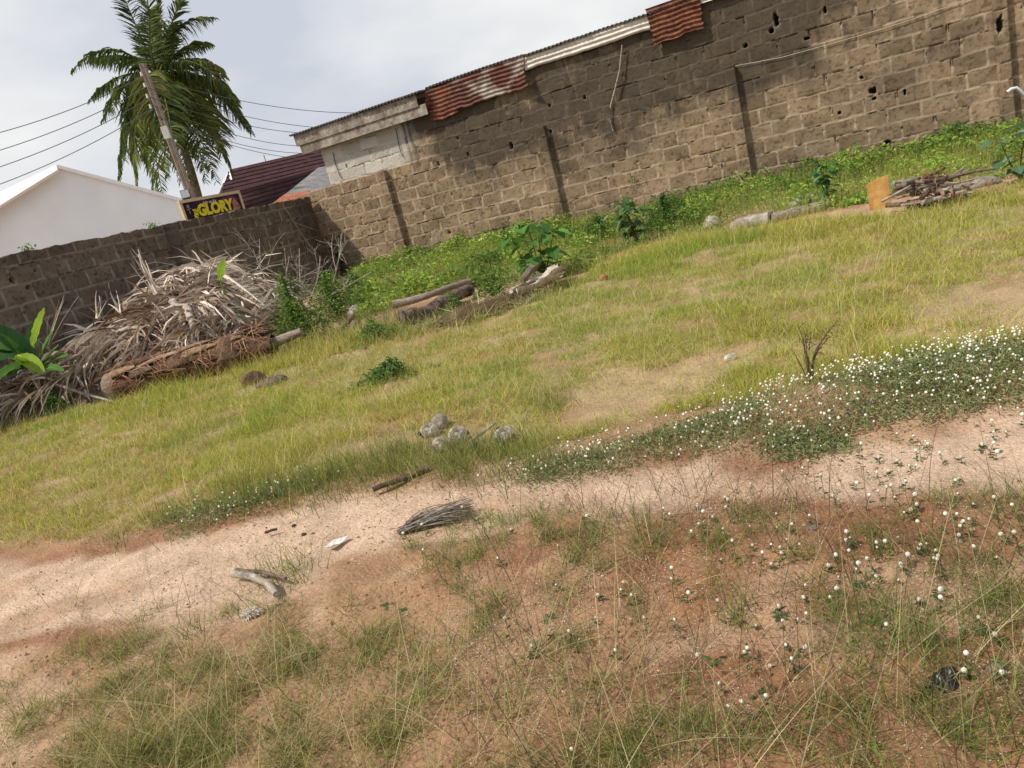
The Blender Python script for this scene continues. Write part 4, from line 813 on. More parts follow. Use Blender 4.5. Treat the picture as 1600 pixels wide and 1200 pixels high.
b2 = thing('banana_sucker', 'single bright green banana leaf poking out of the heap', 'banana plant', bs)
big_leaf(a, AT(351, 406, 10.9), 0.17, G2, 0.0, tw=1.0).build('leaf', M['leaf'], b2)
MB().tube([bs, (bs+a)/2, a], [0.02, 0.018, 0.012], 6, col=(0.2, 0.3, 0.06)).build('stem', M['leaf'], b2)
def heart_leaf(c, d, L, w, col):
    d = unit(d); s = unit(np.cross(d, Zv)+RS.normal(0, 0.15, 3)); n = np.cross(s, d)
    out = [(0, 0.0), (-0.12, 0.28), (0.08, 0.52), (0.38, 0.48), (0.72, 0.24), (1.0, 0.0)]
    V = [c+d*L*0.4]; 
    V = [c+d*L*x+s*w*y+n*w*(0.22*y)-Zv*0.18*L*x*x for x, y in out]+[c+d*L*x-s*w*y+n*w*(0.22*y)-Zv*0.18*L*x*x for x, y in out[1:-1]]+[c+d*L*x-Zv*0.18*L*x*x for x in (0.08, 0.38, 0.72)]
    F = [[0, 1, 2], [0, 2, 10], [10, 2, 3], [10, 3, 11], [11, 3, 4], [11, 4, 12], [12, 4, 5], [0, 7, 6], [0, 10, 7], [10, 8, 7], [10, 11, 8], [11, 9, 8], [11, 12, 9], [12, 5, 9]]
    return V, F, col
def leafy_plant(name, label, base, h, n, L, pal, spread=0.35, nst=3, seed=0, cat='plant'):
    rs = np.random.RandomState(seed); base = np.asarray(base, float); base[2] = 0
    p = thing(name, label, cat, base); st = MB(); lf = MB(); stems = []
    for k in range(nst):
        a = rs.uniform(0, 6.28); e = base+np.array([math.cos(a)*spread*rs.uniform(.2, .8), math.sin(a)*spread*rs.uniform(.2, .8), h*rs.uniform(0.7, 1)])
        P = bez(base+rs.normal(0, 0.02, 3)*[1, 1, 0], (base+e)/2+rs.normal(0, 0.04, 3), e, 8); st.tube(P, np.linspace(0.011, 0.004, 8), 5, col=(0.13, 0.14, 0.05), cap=False); stems.append(P)
    for k in range(n):
        P = stems[k % nst]; i = rs.randint(2, 8); o = P[i]; a = rs.uniform(0, 6.28); d = np.array([math.cos(a), math.sin(a), rs.uniform(-0.5, 0.5)])
        o2 = o+d*L*rs.uniform(0.3, 0.8); st.tube([o, (o+o2)/2+Zv*0.02, o2], 0.003, 4, col=(0.16, 0.2, 0.06), cap=False)
        s = rs.uniform(0.65, 1.15); lf.add(*heart_leaf(o2, d*[1, 1, .4]-Zv*rs.uniform(0.0, 0.7), L*s, L*s*0.95, mixcol(1, pal, 0.15)[0]))
    st.build('stem', M['leaf'], p); lf.build('leaves', M['leaf'], p)
leafy_plant('broadleaf_plant', 'dark green heart-leaved plant beside the pale bark strip', G(850, 440), 0.82, 52, 0.17, [(0.05, 0.14, 0.025), (0.08, 0.20, 0.035), (0.12, 0.26, 0.05)], 0.48, 5, 1)
leafy_plant('broadleaf_plant', 'blue-green leafy plant close to the long wall', G(1000, 378), 0.72, 70, 0.14, [(0.09, 0.19, 0.05), (0.22, 0.31, 0.16), (0.05, 0.13, 0.035)], 0.5, 6, 2)
leafy_plant('broadleaf_plant', 'leafy plant with one large pale top leaf beside the stone edging', G(1300, 318), 0.62, 34, 0.12, [(0.05, 0.14, 0.04), (0.07, 0.18, 0.05), (0.16, 0.28, 0.12)], 0.3, 4, 3)
leafy_plant('broadleaf_plant', 'grey-green large-leaved plant at the right end of the weeds', G(1600, 285), 0.6, 30, 0.17, [(0.10, 0.20, 0.10), (0.20, 0.30, 0.18)], 0.35, 4, 4)
leafy_plant('wall_weed', 'dark green weed growing from the wall corner', w1(-1.95, 0, 0.15), 0.95, 40, 0.09, [(0.02, 0.06, 0.02), (0.04, 0.10, 0.03)], 0.22, 5, 5, 'weed')

# green weed bushes made of small leaves
def weed_bush(base, r, h, n, pal, label, ll=0.045, seed=0):
    base = np.asarray(base, float); base[2] = 0; b = thing('weed_bush', label, 'weed', base)
    rs = np.random.RandomState(seed); ph = rs.uniform(0, 6.28, n); rad = np.abs(rs.normal(0, 0.55*r, n))*(0.6+0.9*vnoise(ph*1.6, ph*0+seed, 5)); zz = h*(0.5+0.9*vnoise(ph*2.3+seed, rad*5, 6))*rs.rand(n)**0.7*np.exp(-(rad/r)**2*0.9)
    P = base+np.stack([np.cos(ph)*rad, np.sin(ph)*rad, zz], -1); cl = fbm(P[:, 0]*4, P[:, 1]*4+P[:, 2]*3, seed); k = cl > 0.40; P = P[k]; n = len(P)
    d = np.stack([rs.normal(0, 1, n), rs.normal(0, 1, n), rs.normal(0.2, 0.6, n)], -1); m = MB()
    leaves(m, P, d, rs.uniform(0.7, 1.3, n)*ll, rs.uniform(0.5, 0.9, n)*ll*0.8, mixcol(n, pal, 0.2)); m.build('foliage', M['leaf'], b)
    s = MB(); q = 36; az = rs.uniform(0, 6.28, q); blades(s, base+np.stack([rs.normal(0, r*0.35, q), rs.normal(0, r*0.35, q), np.zeros(q)], -1), az, h*rs.uniform(0.7, 1.05, q), rs.uniform(0, 0.4, q), rs.uniform(0, 0.6, q), np.full(q, 0.008), mixcol(q, [(0.12, 0.15, 0.05), (0.16, 0.12, 0.06)]), 4); s.build('stems', M['blade'], b)
BR = [(0.13, 0.23, 0.045), (0.19, 0.31, 0.055), (0.26, 0.38, 0.08), (0.08, 0.15, 0.035)]
DK = [(0.05, 0.12, 0.025), (0.08, 0.18, 0.035), (0.13, 0.24, 0.05)]
for (u, v, r, h, n, pal, lb) in [(475, 535, 0.42, 0.75, 3800, BR, 'tall bright green weed bush at the right end of the heap'), (530, 500, 0.55, 0.6, 3600, BR, 'green weed bush under the pale bare branch'), (592, 532, 0.34, 0.24, 1500, BR, 'low green creeper left of the rotten log'),
                                 (95, 640, 0.30, 0.22, 1100, DK, 'small dark weed at the foot of the heap'), (560, 470, 0.5, 0.45, 2600, BR, 'green weed bush between the dead brush and the wall'), (615, 590, 0.28, 0.14, 1200, DK, 'dark green low weed patch in the middle of the lawn'),
                                 (940, 375, 0.6, 0.36, 2600, DK, 'dark green weeds between the heart-leaved plant and blue-green plant'), (1045, 360, 0.45, 0.5, 2400, DK, 'dark weed bush right of the blue-green plant'), (20, 645, 0.35, 0.3, 1200, BR, 'light green weed below the banana plant'), (715, 490, 0.16, 0.2, 500, BR, 'small green weed growing at the near side of the rotten log'), (775, 462, 0.3, 0.22, 900, BR, 'low green weed growing on the soil mound')]:
    weed_bush(G(u, v), r, h, n, pal, lb, 0.042, int(u))
for u, v, z, lb in [(992, 285, 0.45, 'small green sprig growing out of the long wall'), (45, 392, 2.06, 'small sprig growing on top of the dark wall at its left end'), (236, 352, 2.06, 'tiny sprig on the dark wall top beside the pillar')]:
    q = onwall(u, v, 0.02) if u > 500 else onwall(u, v, -0.08, A2, N2); n = 60; m = MB()
    if u < 500: q[2] = 2.05
    leaves(m, q+RS.normal(0, 0.035 if u < 500 else 0.06, (n, 3))*[1.6, 1, 1]+[0, 0, 0.05], RS.normal(0, 1, (n, 3))+[0, 0, .5], RS.uniform(.03, .07, n), RS.uniform(.02, .03, n), mixcol(n, BR, 0.2))
    m.tube([q, q+[0.02, -0.02, 0.1]], 0.006, 4, col=(0.1, 0.12, 0.04)); tag(m.build('wall_sprig', M['leaf']), lb, 'weed')

# ------------------------------------------------------------------ weeds along the long wall (ground cover)
WEEDS = [tuple(w1(-1.6, 0, 0.1)[:2]), tuple(w1(17.0, 0, 0.1)[:2]), tuple(G(1760, 225)[:2])]+gpoly([(1600, 275), (1540, 290), (1440, 295), (1370, 315), (1250, 340), (1120, 362), (1000, 383), (900, 434), (800, 450), (725, 454), (635, 478), (560, 508)])
WP = np.array(WEEDS)
def weeds():
    n = 50000
    q = sample_poly(WP, n, lambda x, y: np.clip(0.25+1.5*(fbm(x*1.1, y*1.1, 65)-0.3), 0, 1)*np.clip(11/np.hypot(x, y), 0.35, 1))
    dw = -((q-A1[:2]) @ N1[:2])                              # distance in front of the wall is negative of this
    hmax = 0.03+0.28*sstep(0.3, 0.75, fbm(q[:, 0]*1.9, q[:, 1]*1.9, 66))**1.2+0.22*sstep(-1.6, -0.2, dw)*fbm(q[:, 0]*0.9, q[:, 1]*0.9, 67)
    z = hmax*RS.rand(n)**0.6; P = np.stack([q[:, 0], q[:, 1], z+hgt(q[:, 0], q[:, 1])], -1)
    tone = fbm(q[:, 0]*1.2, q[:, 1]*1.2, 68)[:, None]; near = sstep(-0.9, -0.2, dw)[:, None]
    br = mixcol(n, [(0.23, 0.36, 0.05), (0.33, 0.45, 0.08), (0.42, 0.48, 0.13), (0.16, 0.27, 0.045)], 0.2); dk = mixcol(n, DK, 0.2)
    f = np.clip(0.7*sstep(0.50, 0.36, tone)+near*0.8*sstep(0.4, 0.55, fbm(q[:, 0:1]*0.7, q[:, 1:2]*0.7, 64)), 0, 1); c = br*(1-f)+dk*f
    m = MB(); leaves(m, P, np.stack([RS.normal(0, 1, n), RS.normal(0, 1, n), RS.normal(0.25, 0.5, n)], -1), RS.uniform(0.028, 0.055, n)*(1+1.1*sstep(0.52, 0.6, fbm(q[:, 0]*1.5+9, q[:, 1]*1.5, 63))), RS.uniform(0.018, 0.034, n)*(1+0.9*sstep(0.52, 0.6, fbm(q[:, 0]*1.5+9, q[:, 1]*1.5, 63))), c*(0.62+0.9*fbm(q[:, 0]*3, q[:, 1]*3, 62))[:, None])
    k = 26000; q = sample_poly(WP, k); P = np.stack([q[:, 0], q[:, 1], hgt(q[:, 0], q[:, 1])], -1)
    blades(m, P, RS.uniform(0, 6.28, k), RS.uniform(0.08, 0.30, k), RS.uniform(0, 0.4, k), RS.uniform(0, 0.7, k), np.full(k, 0.007), mixcol(k, [(0.22, 0.30, 0.05), (0.32, 0.36, 0.08), (0.36, 0.33, 0.11)]), 3)
    tag(m.build('wall_weeds', M['leaf'], loc=(0, 0, 0)), 'bright green leafy weeds growing along the foot of the long wall', 'weeds', kind='stuff')
weeds()

# ------------------------------------------------------------------ lawn and other grass
LP = np.array(LAWN)
PTH = np.array(PATH)
def bareness(x, y):
    b = np.zeros_like(x)
    for P, a in BARE: b = np.maximum(b, a*sstep(-0.25, 0.35, polysd(x, y, P)-0.12+1.9*(fbm(x*2.2, y*2.2, 41, 5)-0.5)))
    return b
def lawn():
    n = 330000
    def wt(x, y):
        r = np.hypot(x, y); return np.clip((5.0/r)**1.4, 0.12, 1)*np.clip(0.18+2.4*(fbm(x*3.4, y*3.4, 71, 5)-0.33), 0.09, 1)*(1-0.74*bareness(x, y))*sstep(-0.05, 0.35, -polysd(x, y, PTH)+0.3*(fbm(x*2, y*2, 44)-0.5))
    q = sample_poly(LP, n, wt); x, y = q.T; r = np.hypot(x, y)
    P = np.stack([x, y, hgt(x, y)-0.004], -1); big = fbm(x*0.55, y*0.55, 72); edge = np.clip(1-bareness(x, y), 0.4, 1)
    L = RS.gamma(5, 1/5, n)*(0.050+0.055*sstep(0.35, 0.65, big))*edge; L *= 1+0.45*sstep(7, 10, r)
    straw = RS.rand(n) < (0.16+0.30*sstep(0.58, 0.4, fbm(x*1.1, y*1.1, 73)))
    c = np.where(straw[:, None], mixcol(n, [(0.46, 0.37, 0.15), (0.36, 0.29, 0.11), (0.54, 0.46, 0.22), (0.30, 0.21, 0.09)], 0.15), mixcol(n, [(0.23, 0.28, 0.045), (0.31, 0.34, 0.055), (0.17, 0.24, 0.035), (0.38, 0.37, 0.08)], 0.16))
    lush = sstep(0.52, 0.66, fbm(x*0.8+7, y*0.8, 74))[:, None]; c = c*(1-0.4*lush)+0.4*lush*np.array([0.13, 0.24, 0.035])
    m = MB(); az = RS.uniform(0, 6.28, n); wdt = (0.0018+0.00040*r)*RS.uniform(0.7, 1.3, n)
    blades(m, P, az, L, RS.uniform(0.1, 1.1, n), RS.uniform(0.1, 1.5, n), wdt, c*np.array([1.36, 1.32, 1.1]), 3)
    k = 11000; q = sample_poly(LP, k, lambda x, y: wt(x, y)); x, y = q.T; r = np.hypot(x, y)             # long bent straw stems
    blades(m, np.stack([x, y, hgt(x, y)], -1), RS.uniform(0, 6.28, k), RS.uniform(0.14, 0.40, k), RS.uniform(0.1, 1.0, k), RS.uniform(0.2, 1.6, k), 0.0014+0.00026*r, mixcol(k, [(0.52, 0.44, 0.20), (0.62, 0.55, 0.28), (0.38, 0.36, 0.10)]), 5)
    tag(m.build('lawn_grass', M['blade'], loc=(0, 0, 0)), 'thin yellow-green grass covering the open plot', 'grass', kind='stuff')
lawn()
def tufts(name, label, spots, pal, nper, L0, L1, w, lean=(0.1, 0.9), bend=(0.1, 1.0), K=4, spread=0.06):
    m = MB()
    for (u, v, sc, num) in spots:
        c = G(u, v); n = int(nper*num); sp = spread*sc
        x = c[0]+RS.normal(0, sp, n); y = c[1]+RS.normal(0, sp, n)
        blades(m, np.stack([x, y, hgt(x, y)-0.004], -1), RS.uniform(0, 6.28, n), RS.uniform(L0, L1, n)*sc**0.5, RS.uniform(*lean, n), RS.uniform(*bend, n), w*RS.uniform(0.7, 1.3, n), mixcol(n, pal, 0.18), K)
    return tag(m.build(name, M['blade'], loc=(0, 0, 0)), label, 'grass', kind='stuff')
OL = [(0.22, 0.21, 0.055), (0.32, 0.29, 0.085), (0.40, 0.34, 0.13), (0.14, 0.16, 0.04)]
GRN = [(0.10, 0.18, 0.035), (0.15, 0.23, 0.045), (0.22, 0.28, 0.07)]
STR = [(0.44, 0.37, 0.19), (0.55, 0.48, 0.28), (0.34, 0.28, 0.12)]
BRN = [(0.12, 0.085, 0.045), (0.17, 0.12, 0.06), (0.10, 0.08, 0.035), (0.20, 0.17, 0.07)]
def scatter_spots(px, n, sc=(0.7, 1.5), num=(0.5, 1.3)):
    px = np.array(px, float); q = sample_poly(px, n); return [(u, v, RS.uniform(*sc), RS.uniform(*num)) for u, v in q]
FL = [(-400, 1130), (60, 1000), (300, 985), (460, 975), (640, 985), (860, 1040), (1150, 1150), (1200, 1260), (-400, 1280)]
def patchy(n):
    return [t for t in scatter_spots(FL, n, (0.5, 1.4), (0.3, 1.8)) if RS.rand() < np.clip(1.25-t[0]/1000, 0.12, 1)*np.clip(3.2*(fbm(np.array([t[0]/95.0]), np.array([t[1]/60.0]), 35, 3)[0]-0.34), 0.08, 1)]
tufts('foreground_grass', 'tangled olive grass in the near left corner', patchy(560)+scatter_spots([(410, 985), (600, 985), (690, 1050), (640, 1080), (470, 1070)], 22, (0.7, 1.2), (0.6, 1.8))+scatter_spots([(160, 1070), (330, 1040), (420, 1120), (300, 1200), (60, 1230)], 34, (0.7, 1.3), (0.6, 1.6))+scatter_spots([(0, 950), (240, 980), (640, 985), (640, 960), (60, 930)], 14, (0.6, 1), (.3, 1)), OL+GRN+OL+STR[2:], 46, 0.035, 0.13, 0.0030, (0.3, 1.4), (0.1, 1.3), K=4, spread=0.04)
tufts('straw_grass', 'pale straw stems lying across the near left grass', patchy(520), STR+OL[2:3], 6, 0.15, 0.45, 0.0022, (0.5, 1.2), (0.1, 0.7), 6, 0.08)
FRR = [(640, 870), (860, 830), (1000, 790), (1300, 790), (1640, 770), (2100, 690), (2100, 1240), (760, 1240), (720, 1000)]
tufts('sparse_grass', 'thin olive tufts on the reddish near soil', scatter_spots(FRR, 190, (0.6, 1.2), (0.4, 1.2))+scatter_spots([(600, 830), (760, 800), (1000, 790), (1060, 860), (700, 900)], 30, (0.6, 1.3), (0.4, 1.5))+[(680, 890, 1.2, 1.6), (720, 920, 1.2, 1.5), (900, 880, 1.3, 1.8), (860, 850, 1.2, 1.6), (1010, 870, 1.2, 1.2), (1390, 960, 1.6, 2.6), (1400, 990, 1.4, 2.0), (1440, 1030, 1.3, 1.5), (1340, 1010, 1.3, 1.2), (1580, 790, 1.3, 2), (900, 1010, 1.2, 1.5), (1000, 1170, 1.3, 1.6), (1080, 1140, 1.1, 1)], OL+GRN+GRN, 44, 0.04, 0.14, 0.0030, (0.2, 1.3), (0.1, 1.1), K=4, spread=0.032)
tufts('seed_stem_grass', 'long dark seed stems rising over the near sandy soil', scatter_spots(FRR, 250, (0.8, 1.5), (0.5, 1.4))+scatter_spots([(900, 760), (1120, 745), (1300, 760), (1300, 860), (900, 870)], 40)+scatter_spots([(60, 900), (400, 900), (420, 970), (60, 985)], 14), BRN, 5, 0.20, 0.50, 0.0024, (0.25, 1.05), (0.1, 0.6), 6, 0.05)
tufts('straw_grass', 'pale straw stems on the reddish near soil', scatter_spots(FRR, 220), STR, 5, 0.15, 0.45, 0.0024, (0.5, 1.3), (0.1, 0.6), 6, 0.08)
tufts('coconut_grass', 'grass blades growing up round the coconuts', [(u_+du, v_+4, 0.8, 0.9) for (u_, v_) in ((673, 690), (690, 708), (718, 696), (791, 696), (700, 680)) for du in (-14, 0, 14)], OL+GRN, 16, 0.04, 0.12, 0.003)
tufts('rough_grass', 'rough dry grass in front of the weed bushes', scatter_spots([(480, 545), (530, 495), (600, 470), (640, 500), (700, 500), (820, 470), (640, 530)], 90, (1.2, 2.2), (0.5, 1.2)), OL+STR+GRN, 26, 0.08, 0.22, 0.006, spread=0.09)
tufts('path_edge_grass', 'green tufts along the far edge of the sandy path', scatter_spots([(420, 770), (560, 715), (700, 700), (830, 690), (860, 740), (640, 755), (460, 795)], 90, (1.0, 1.8))+scatter_spots([(230, 800), (420, 740), (470, 775), (300, 830), (100, 860)], 26)+[(430, 895, 1.4, 1.6), (445, 890, 1.2, 1.2), (455, 905, 1.3, 1.0), (310, 985, 0.8, 1.0), (860, 630, 1.2, 2.0), (870, 640, 1.2, 1.5), (590, 590, 1.5, 1.5), (620, 600, 1.5, 1.5)], GRN+OL, 46, 0.06, 0.18, 0.0036)

# ------------------------------------------------------------------ white globe flowers
FB = gpoly([(800, 742), (860, 722), (960, 700), (1060, 672), (1160, 640), (1280, 605), (1420, 570), (1560, 548), (1720, 520), (2300, 390), (2300, 455), (1720, 600), (1600, 632), (1500, 650), (1380, 665), (1290, 680), (1180, 695), (1060, 715), (930, 735), (830, 752)])
FB2 = gpoly([(1195, 705), (1240, 685), (1310, 680), (1300, 698), (1230, 710)])
FB3 = gpoly([(240, 815), (330, 790), (440, 760), (520, 735), (480, 780), (400, 800), (290, 825)])
def flowerbed():
    m = MB(); fl = MB(); hd = []
    for P, n, hh, nf in ((FB, 21000, 0.12, 1050), (FB2, 1600, 0.07, 20), (FB3, 1800, 0.08, 60)):
        P = np.array(P); q = sample_poly(P, n, lambda x, y: np.clip(0.2+2.2*(fbm(x*3.2, y*3.2, 77)-0.3), 0.05, 1)); q = q+RS.normal(0, 0.045, q.shape)*(1+1.5*(RS.rand(n, 1) < 0.15)); x, y = q.T
        top = hh*(0.35+0.65*sstep(0, 0.35, polysd(x, y, P)))*(0.6+0.8*fbm(x*2.5, y*2.5, 78)); z = top*RS.rand(n)**0.7
        d = np.stack([RS.normal(0, 1, n), RS.normal(0, 1, n), RS.normal(0.5, 0.6, n)], -1)
        leaves(m, np.stack([x, y, z+hgt(x, y)], -1), d, RS.uniform(0.014, 0.034, n), RS.uniform(0.005, 0.010, n), mixcol(n, [(0.14, 0.20, 0.075), (0.23, 0.30, 0.12), (0.32, 0.37, 0.17), (0.40, 0.37, 0.2)], 0.25))
        k = n//5; q = sample_poly(P, k)+RS.normal(0, 0.07, (k, 2)); x, y = q.T; blades(m, np.stack([x, y, hgt(x, y)], -1), RS.uniform(0, 6.28, k), hh*RS.uniform(0.5, 1.3, k), RS.uniform(0.1, 0.8, k), RS.uniform(0, 0.8, k), np.full(k, 0.0026), mixcol(k, OL+BRN+STR+OL), 4)
        q = sample_poly(P, nf, lambda x, y: np.clip(0.15+2.6*(fbm(x*3.7, y*3.7, 79)-0.32), 0.05, 1))+RS.normal(0, 0.08, (nf, 2)); x, y = q.T; top = hh*(0.55+0.6*sstep(0, 0.35, polysd(x, y, P)))*(0.70+0.75*RS.rand(nf))+0.01; hd.append(np.stack([x, y, top+hgt(x, y)], -1))
    tag(m.build('flowerbed_foliage', M['leaf'], loc=(0, 0, 0)), 'dark green foliage of the white-flowered weeds along the path', 'weeds', kind='stuff')
    return np.concatenate(hd)
HEADS = flowerbed()
def head_mesh(mb, c, r, nu=8, nv=5):
    th = np.linspace(0, 2*np.pi, nu+1)[None]; ph = np.linspace(0.05, np.pi-0.05, nv)[:, None]
    d = np.stack([np.sin(ph)*np.cos(th), np.sin(ph)*np.sin(th), np.cos(ph)*1.05+0*th], -1); V = d*r*(1+0.10*((np.arange(nv)[:, None]+np.arange(nu+1)[None]) % 2))[..., None]; V[:, -1] = V[:, 0]
    mb.grid((V+np.asarray(c))[:, ::-1])
def flower_proto(seed, h):
    rs = np.random.RandomState(seed); f = thing('globe_flower', 'white globe flower on a short leafy stem over the near sandy soil', 'flower', (0, 0, 0), 'white globe flowers near the path')
    lx = rs.uniform(-0.3, 0.3)*h; ly = rs.uniform(-0.3, 0.3)*h; tip = np.array([lx, ly, h])
    MB().tube(bez(np.zeros(3), np.array([lx*0.2, ly*0.2, h*0.6]), tip, 6), 0.0011, 4, col=(0.14, 0.17, 0.06), cap=False).build('stem', M['leaf'], f)
    b = MB(); head_mesh(b, tip+[0, 0, 0.003], 0.0061*rs.uniform(0.85, 1.15), 10, 7); b.build('flower_head', M['flower' if seed % 3 else 'flowerold'], f)
    n = rs.randint(4, 8); m = MB(); a = rs.uniform(0, 6.28, n); zz = rs.choice([0.25, 0.55, 0.92], n)*h
    leaves(m, np.stack([lx*zz/h, ly*zz/h, zz], -1), np.stack([np.cos(a), np.sin(a), rs.uniform(0, 0.5, n)], -1), rs.uniform(0.014, 0.03, n), rs.uniform(0.006, 0.011, n), mixcol(n, [(0.06, 0.13, 0.04), (0.10, 0.17, 0.06)], 0.15)); m.build('leaves', M['leaf'], f)
    return f
protos = [flower_proto(k, h) for k, h in enumerate((0.025, 0.04, 0.06, 0.085, 0.035, 0.055))]
fpx = [(264,348),(377,355),(503,297),(501,352),(541,347),(557,191),(653,237),(703,253),(755,205),(762,271),(775,243),(810,252),(830,248),(845,241),(811,210),(868,202),(908,231),(985,261),(1018,230),(1014,283),(1070,231),(1071,293),(1131,260),(1145,289),(1132,308),(1015,323),(988,343),(928,323),(917,350),(885,410),(912,412),(842,425),(828,390),(901,500),(858,490),(875,548),(741,573),(805,607),(655,617),(578,600),(690,702),(735,718),(778,684),(503,430),(640,417),(413,430),(318,517),(200,470),(179,460),(67,523),(112,465),(256,412),(755,427),(730,523),(1405,436),(1472,452),(1508,457),(1413,547),(1522,579),(1426,585),(1333,372),(1283,371),(1269,345),(1348,270),(1388,210),(1280,205),(1210,172),(1233,248),(1270,155),(1515,233),(1588,209),(1535,170),(1520,95),(168,832),(682,117),(826,118),(660,160),(672,186),(735,145),(1104,70),(1150,40),(1165,70),(1190,30),(1210,60),(1250,90),(1337,130),(1384,85),(1330,330),(1190,470)]
fpos = [(800+a/2, 750+b/2) for a, b in fpx]
fpos += [tuple(q) for q in sample_poly([(1250, 720), (1420, 740), (1640, 720), (1640, 900), (1400, 900), (1150, 870), (1000, 800), (1100, 760)], 60)]+[tuple(q) for q in sample_poly([(560, 860), (760, 780), (900, 760), (1000, 900), (800, 1000)], 14)]+[tuple(q) for q in sample_poly([(1300, 670), (1620, 640), (1620, 700), (1300, 740)], 24)]
rs = np.random.RandomState(11)
for i, (u, v) in enumerate(fpos):
    k = rs.randint(0, 6); p = G(u, v, 0.045); p[2] = hgt(np.array([p[0]]), np.array([p[1]]))[0]-0.002; sc = rs.uniform(0.55, 1.15)
    if i < 6: protos[i].location = p; protos[i].rotation_euler.z = rs.uniform(0, 6.28)
    else: dup(protos[k], p, rs.uniform(0, 6.28), sc)
# the flower heads over the bed: near ones one by one, the many farther ones as a mass
d = np.hypot(HEADS[:, 0], HEADS[:, 1]); order = np.argsort(d); nind = 300-len(fpos)
hb = MB(); head_mesh(hb, (0, 0, 0), 0.0053, 8, 6); h0 = hb.build('flower_head', M['flower'], loc=(0, 0, 0)); hb.build('flower_head', M['flowerold'], loc=(0, 0, 0)); h1 = bpy.data.objects['flower_head.%03d' % 0] if False else [o for o in COL.objects if o.name.startswith('flower_head') and o.parent is None and o is not h0][0]
LBH = 'white globe flower head in the dense flower band beyond the sandy path'
for i, j in enumerate(order[:nind]):
    o = (h0, h1)[i] if i < 2 else (h0, h1)[int(rs.rand() < 0.4)].copy()
    if i > 1: COL.objects.link(o)
    o.location = HEADS[j]; s = rs.uniform(0.6, 1.2); o.scale = (s, s, s); tag(o, LBH, 'flower', 'white flower heads in the flower band')
mb = MB()
for j in order[nind:]: head_mesh(mb, HEADS[j], 0.0052*rs.uniform(0.6, 1.2), 7, 5)
tag(mb.build('flower_heads_mass', M['flower'], loc=(0, 0, 0)), 'mass of small white flower heads over the dark green band', 'flowers', kind='stuff')

# ------------------------------------------------------------------ logs, stones, coconuts and odd things
def log(name, px, r, m, label, lift=0.0, k=9, seed=1, cat='log', mb=None, taper=0.8, lump=0.08):
    P = np.array([G(u, v) for u, v in px]); P[:, 2] = r*0.75+lift; t = np.linspace(0, 1, len(P)); ti = np.linspace(0, 1, 16); Q = np.stack([np.interp(ti, t, P[:, i]) for i in range(3)], -1)
    rr = r*(1-(1-taper)*ti)*(1+lump*np.interp(ti, np.linspace(0, 1, 6), np.random.RandomState(seed).randn(6))); Q[:, 2] += 0.2*r*np.sin(ti*7+seed)
    return tag(MB().tube(Q, rr, k).build(name, m), label, cat)
log('rotten_log', [(632, 512), (680, 495), (738, 466)], 0.105, M['logbark'], 'dark rotten log with a hollow near end lying in the weeds', 0.03, seed=2)
log('split_log', [(620, 496), (680, 480), (740, 458)], 0.05, M['wood'], 'thin grey split log behind the dark rotten log', 0.14, seed=3)
log('stick', [(512, 540), (545, 515), (562, 492)], 0.035, M['bark'], 'short brown stick in front of the weed bush', 0.05, seed=4, cat='stick')
log('stick', [(600, 450), (612, 455), (622, 462)], 0.02, M['darktwig'], 'short dark stick at the wall foot', 0.2, seed=5, cat='stick')
log('stick', [(738, 700), (756, 686), (776, 670)], 0.012, M['stalk'], 'pale stick between the coconuts', 0.03, seed=6, cat='stick')
log('stick', [(585, 772), (625, 756), (672, 738)], 0.014, M['bark'], 'dark brown stick lying on the sand beyond the twig bundle', 0.015, seed=7, cat='stick', taper=1.2)
log('stick', [(420, 785), (432, 781), (448, 776)], 0.012, M['darktwig'], 'short charred stick at the path edge among white flowers', 0.02, seed=8, cat='stick')
log('stick', [(340, 800), (360, 798), (392, 790)], 0.010, M['darktwig'], 'thin dark stick on the red soil at the far path edge', 0.01, seed=9, cat='stick')
log('stick', [(416, 834), (424, 832), (434, 829)], 0.008, M['darktwig'], 'small dark cone-like twig on the sandy path', 0.004, seed=10, cat='stick')
leafl = MB()
def soil_heap():
    c = G(770, 482); x, y = np.meshgrid(np.linspace(-0.8, 0.8, 50), np.linspace(-0.6, 0.6, 40)); r = np.sqrt((x/0.8)**2+(y/0.6)**2); X = c[0]+x+0.5*y; Y = c[1]+y
    r = r+0.7*(fbm(X*2.3, Y*2.3, 96)-0.5); z = 0.12*sstep(1, 0.1, r)*(0.4+1.2*fbm(X*4, Y*4, 97))+0.11*(fbm(X*11, Y*11, 98)-0.5)*sstep(1, .7, r)-0.03*(r > 0.97); f = fbm(X*7, Y*7, 99)[..., None]
    o = MB().grid(np.stack([X, Y, z+hgt(X, Y)], -1), np.array([0.055, 0.038, 0.022])*(1-f)+np.array([0.19, 0.135, 0.075])*f).build('debris_mound', M['ground'])
    tag(o, 'low mound of brown soil and debris right of the rotten log', 'debris mound', kind='stuff')
    m = MB(); n = 520; a = RS.uniform(0, 6.28, n); rr = np.sqrt(RS.rand(n)); px = c[0]+np.cos(a)*rr*0.9+0.5*np.sin(a)*rr*0.7; py = c[1]+np.sin(a)*rr*0.68
    blades(m, np.stack([px, py, hgt(px, py)+0.10*(1-rr)], -1), RS.uniform(0, 6.28, n), RS.uniform(.1, .4, n), RS.uniform(1.2, 1.6, n), RS.uniform(-.2, .3, n), np.full(n, .016), mixcol(n, [(0.28, .2, .13), (.46, .37, .27), (.12, .08, .05), (.3, .3, .09)]), 3)
    tag(m.build('twig_litter', M['dry']), 'dry twigs strewn over the soil mound by the rotten log', 'twigs', kind='stuff')
soil_heap()
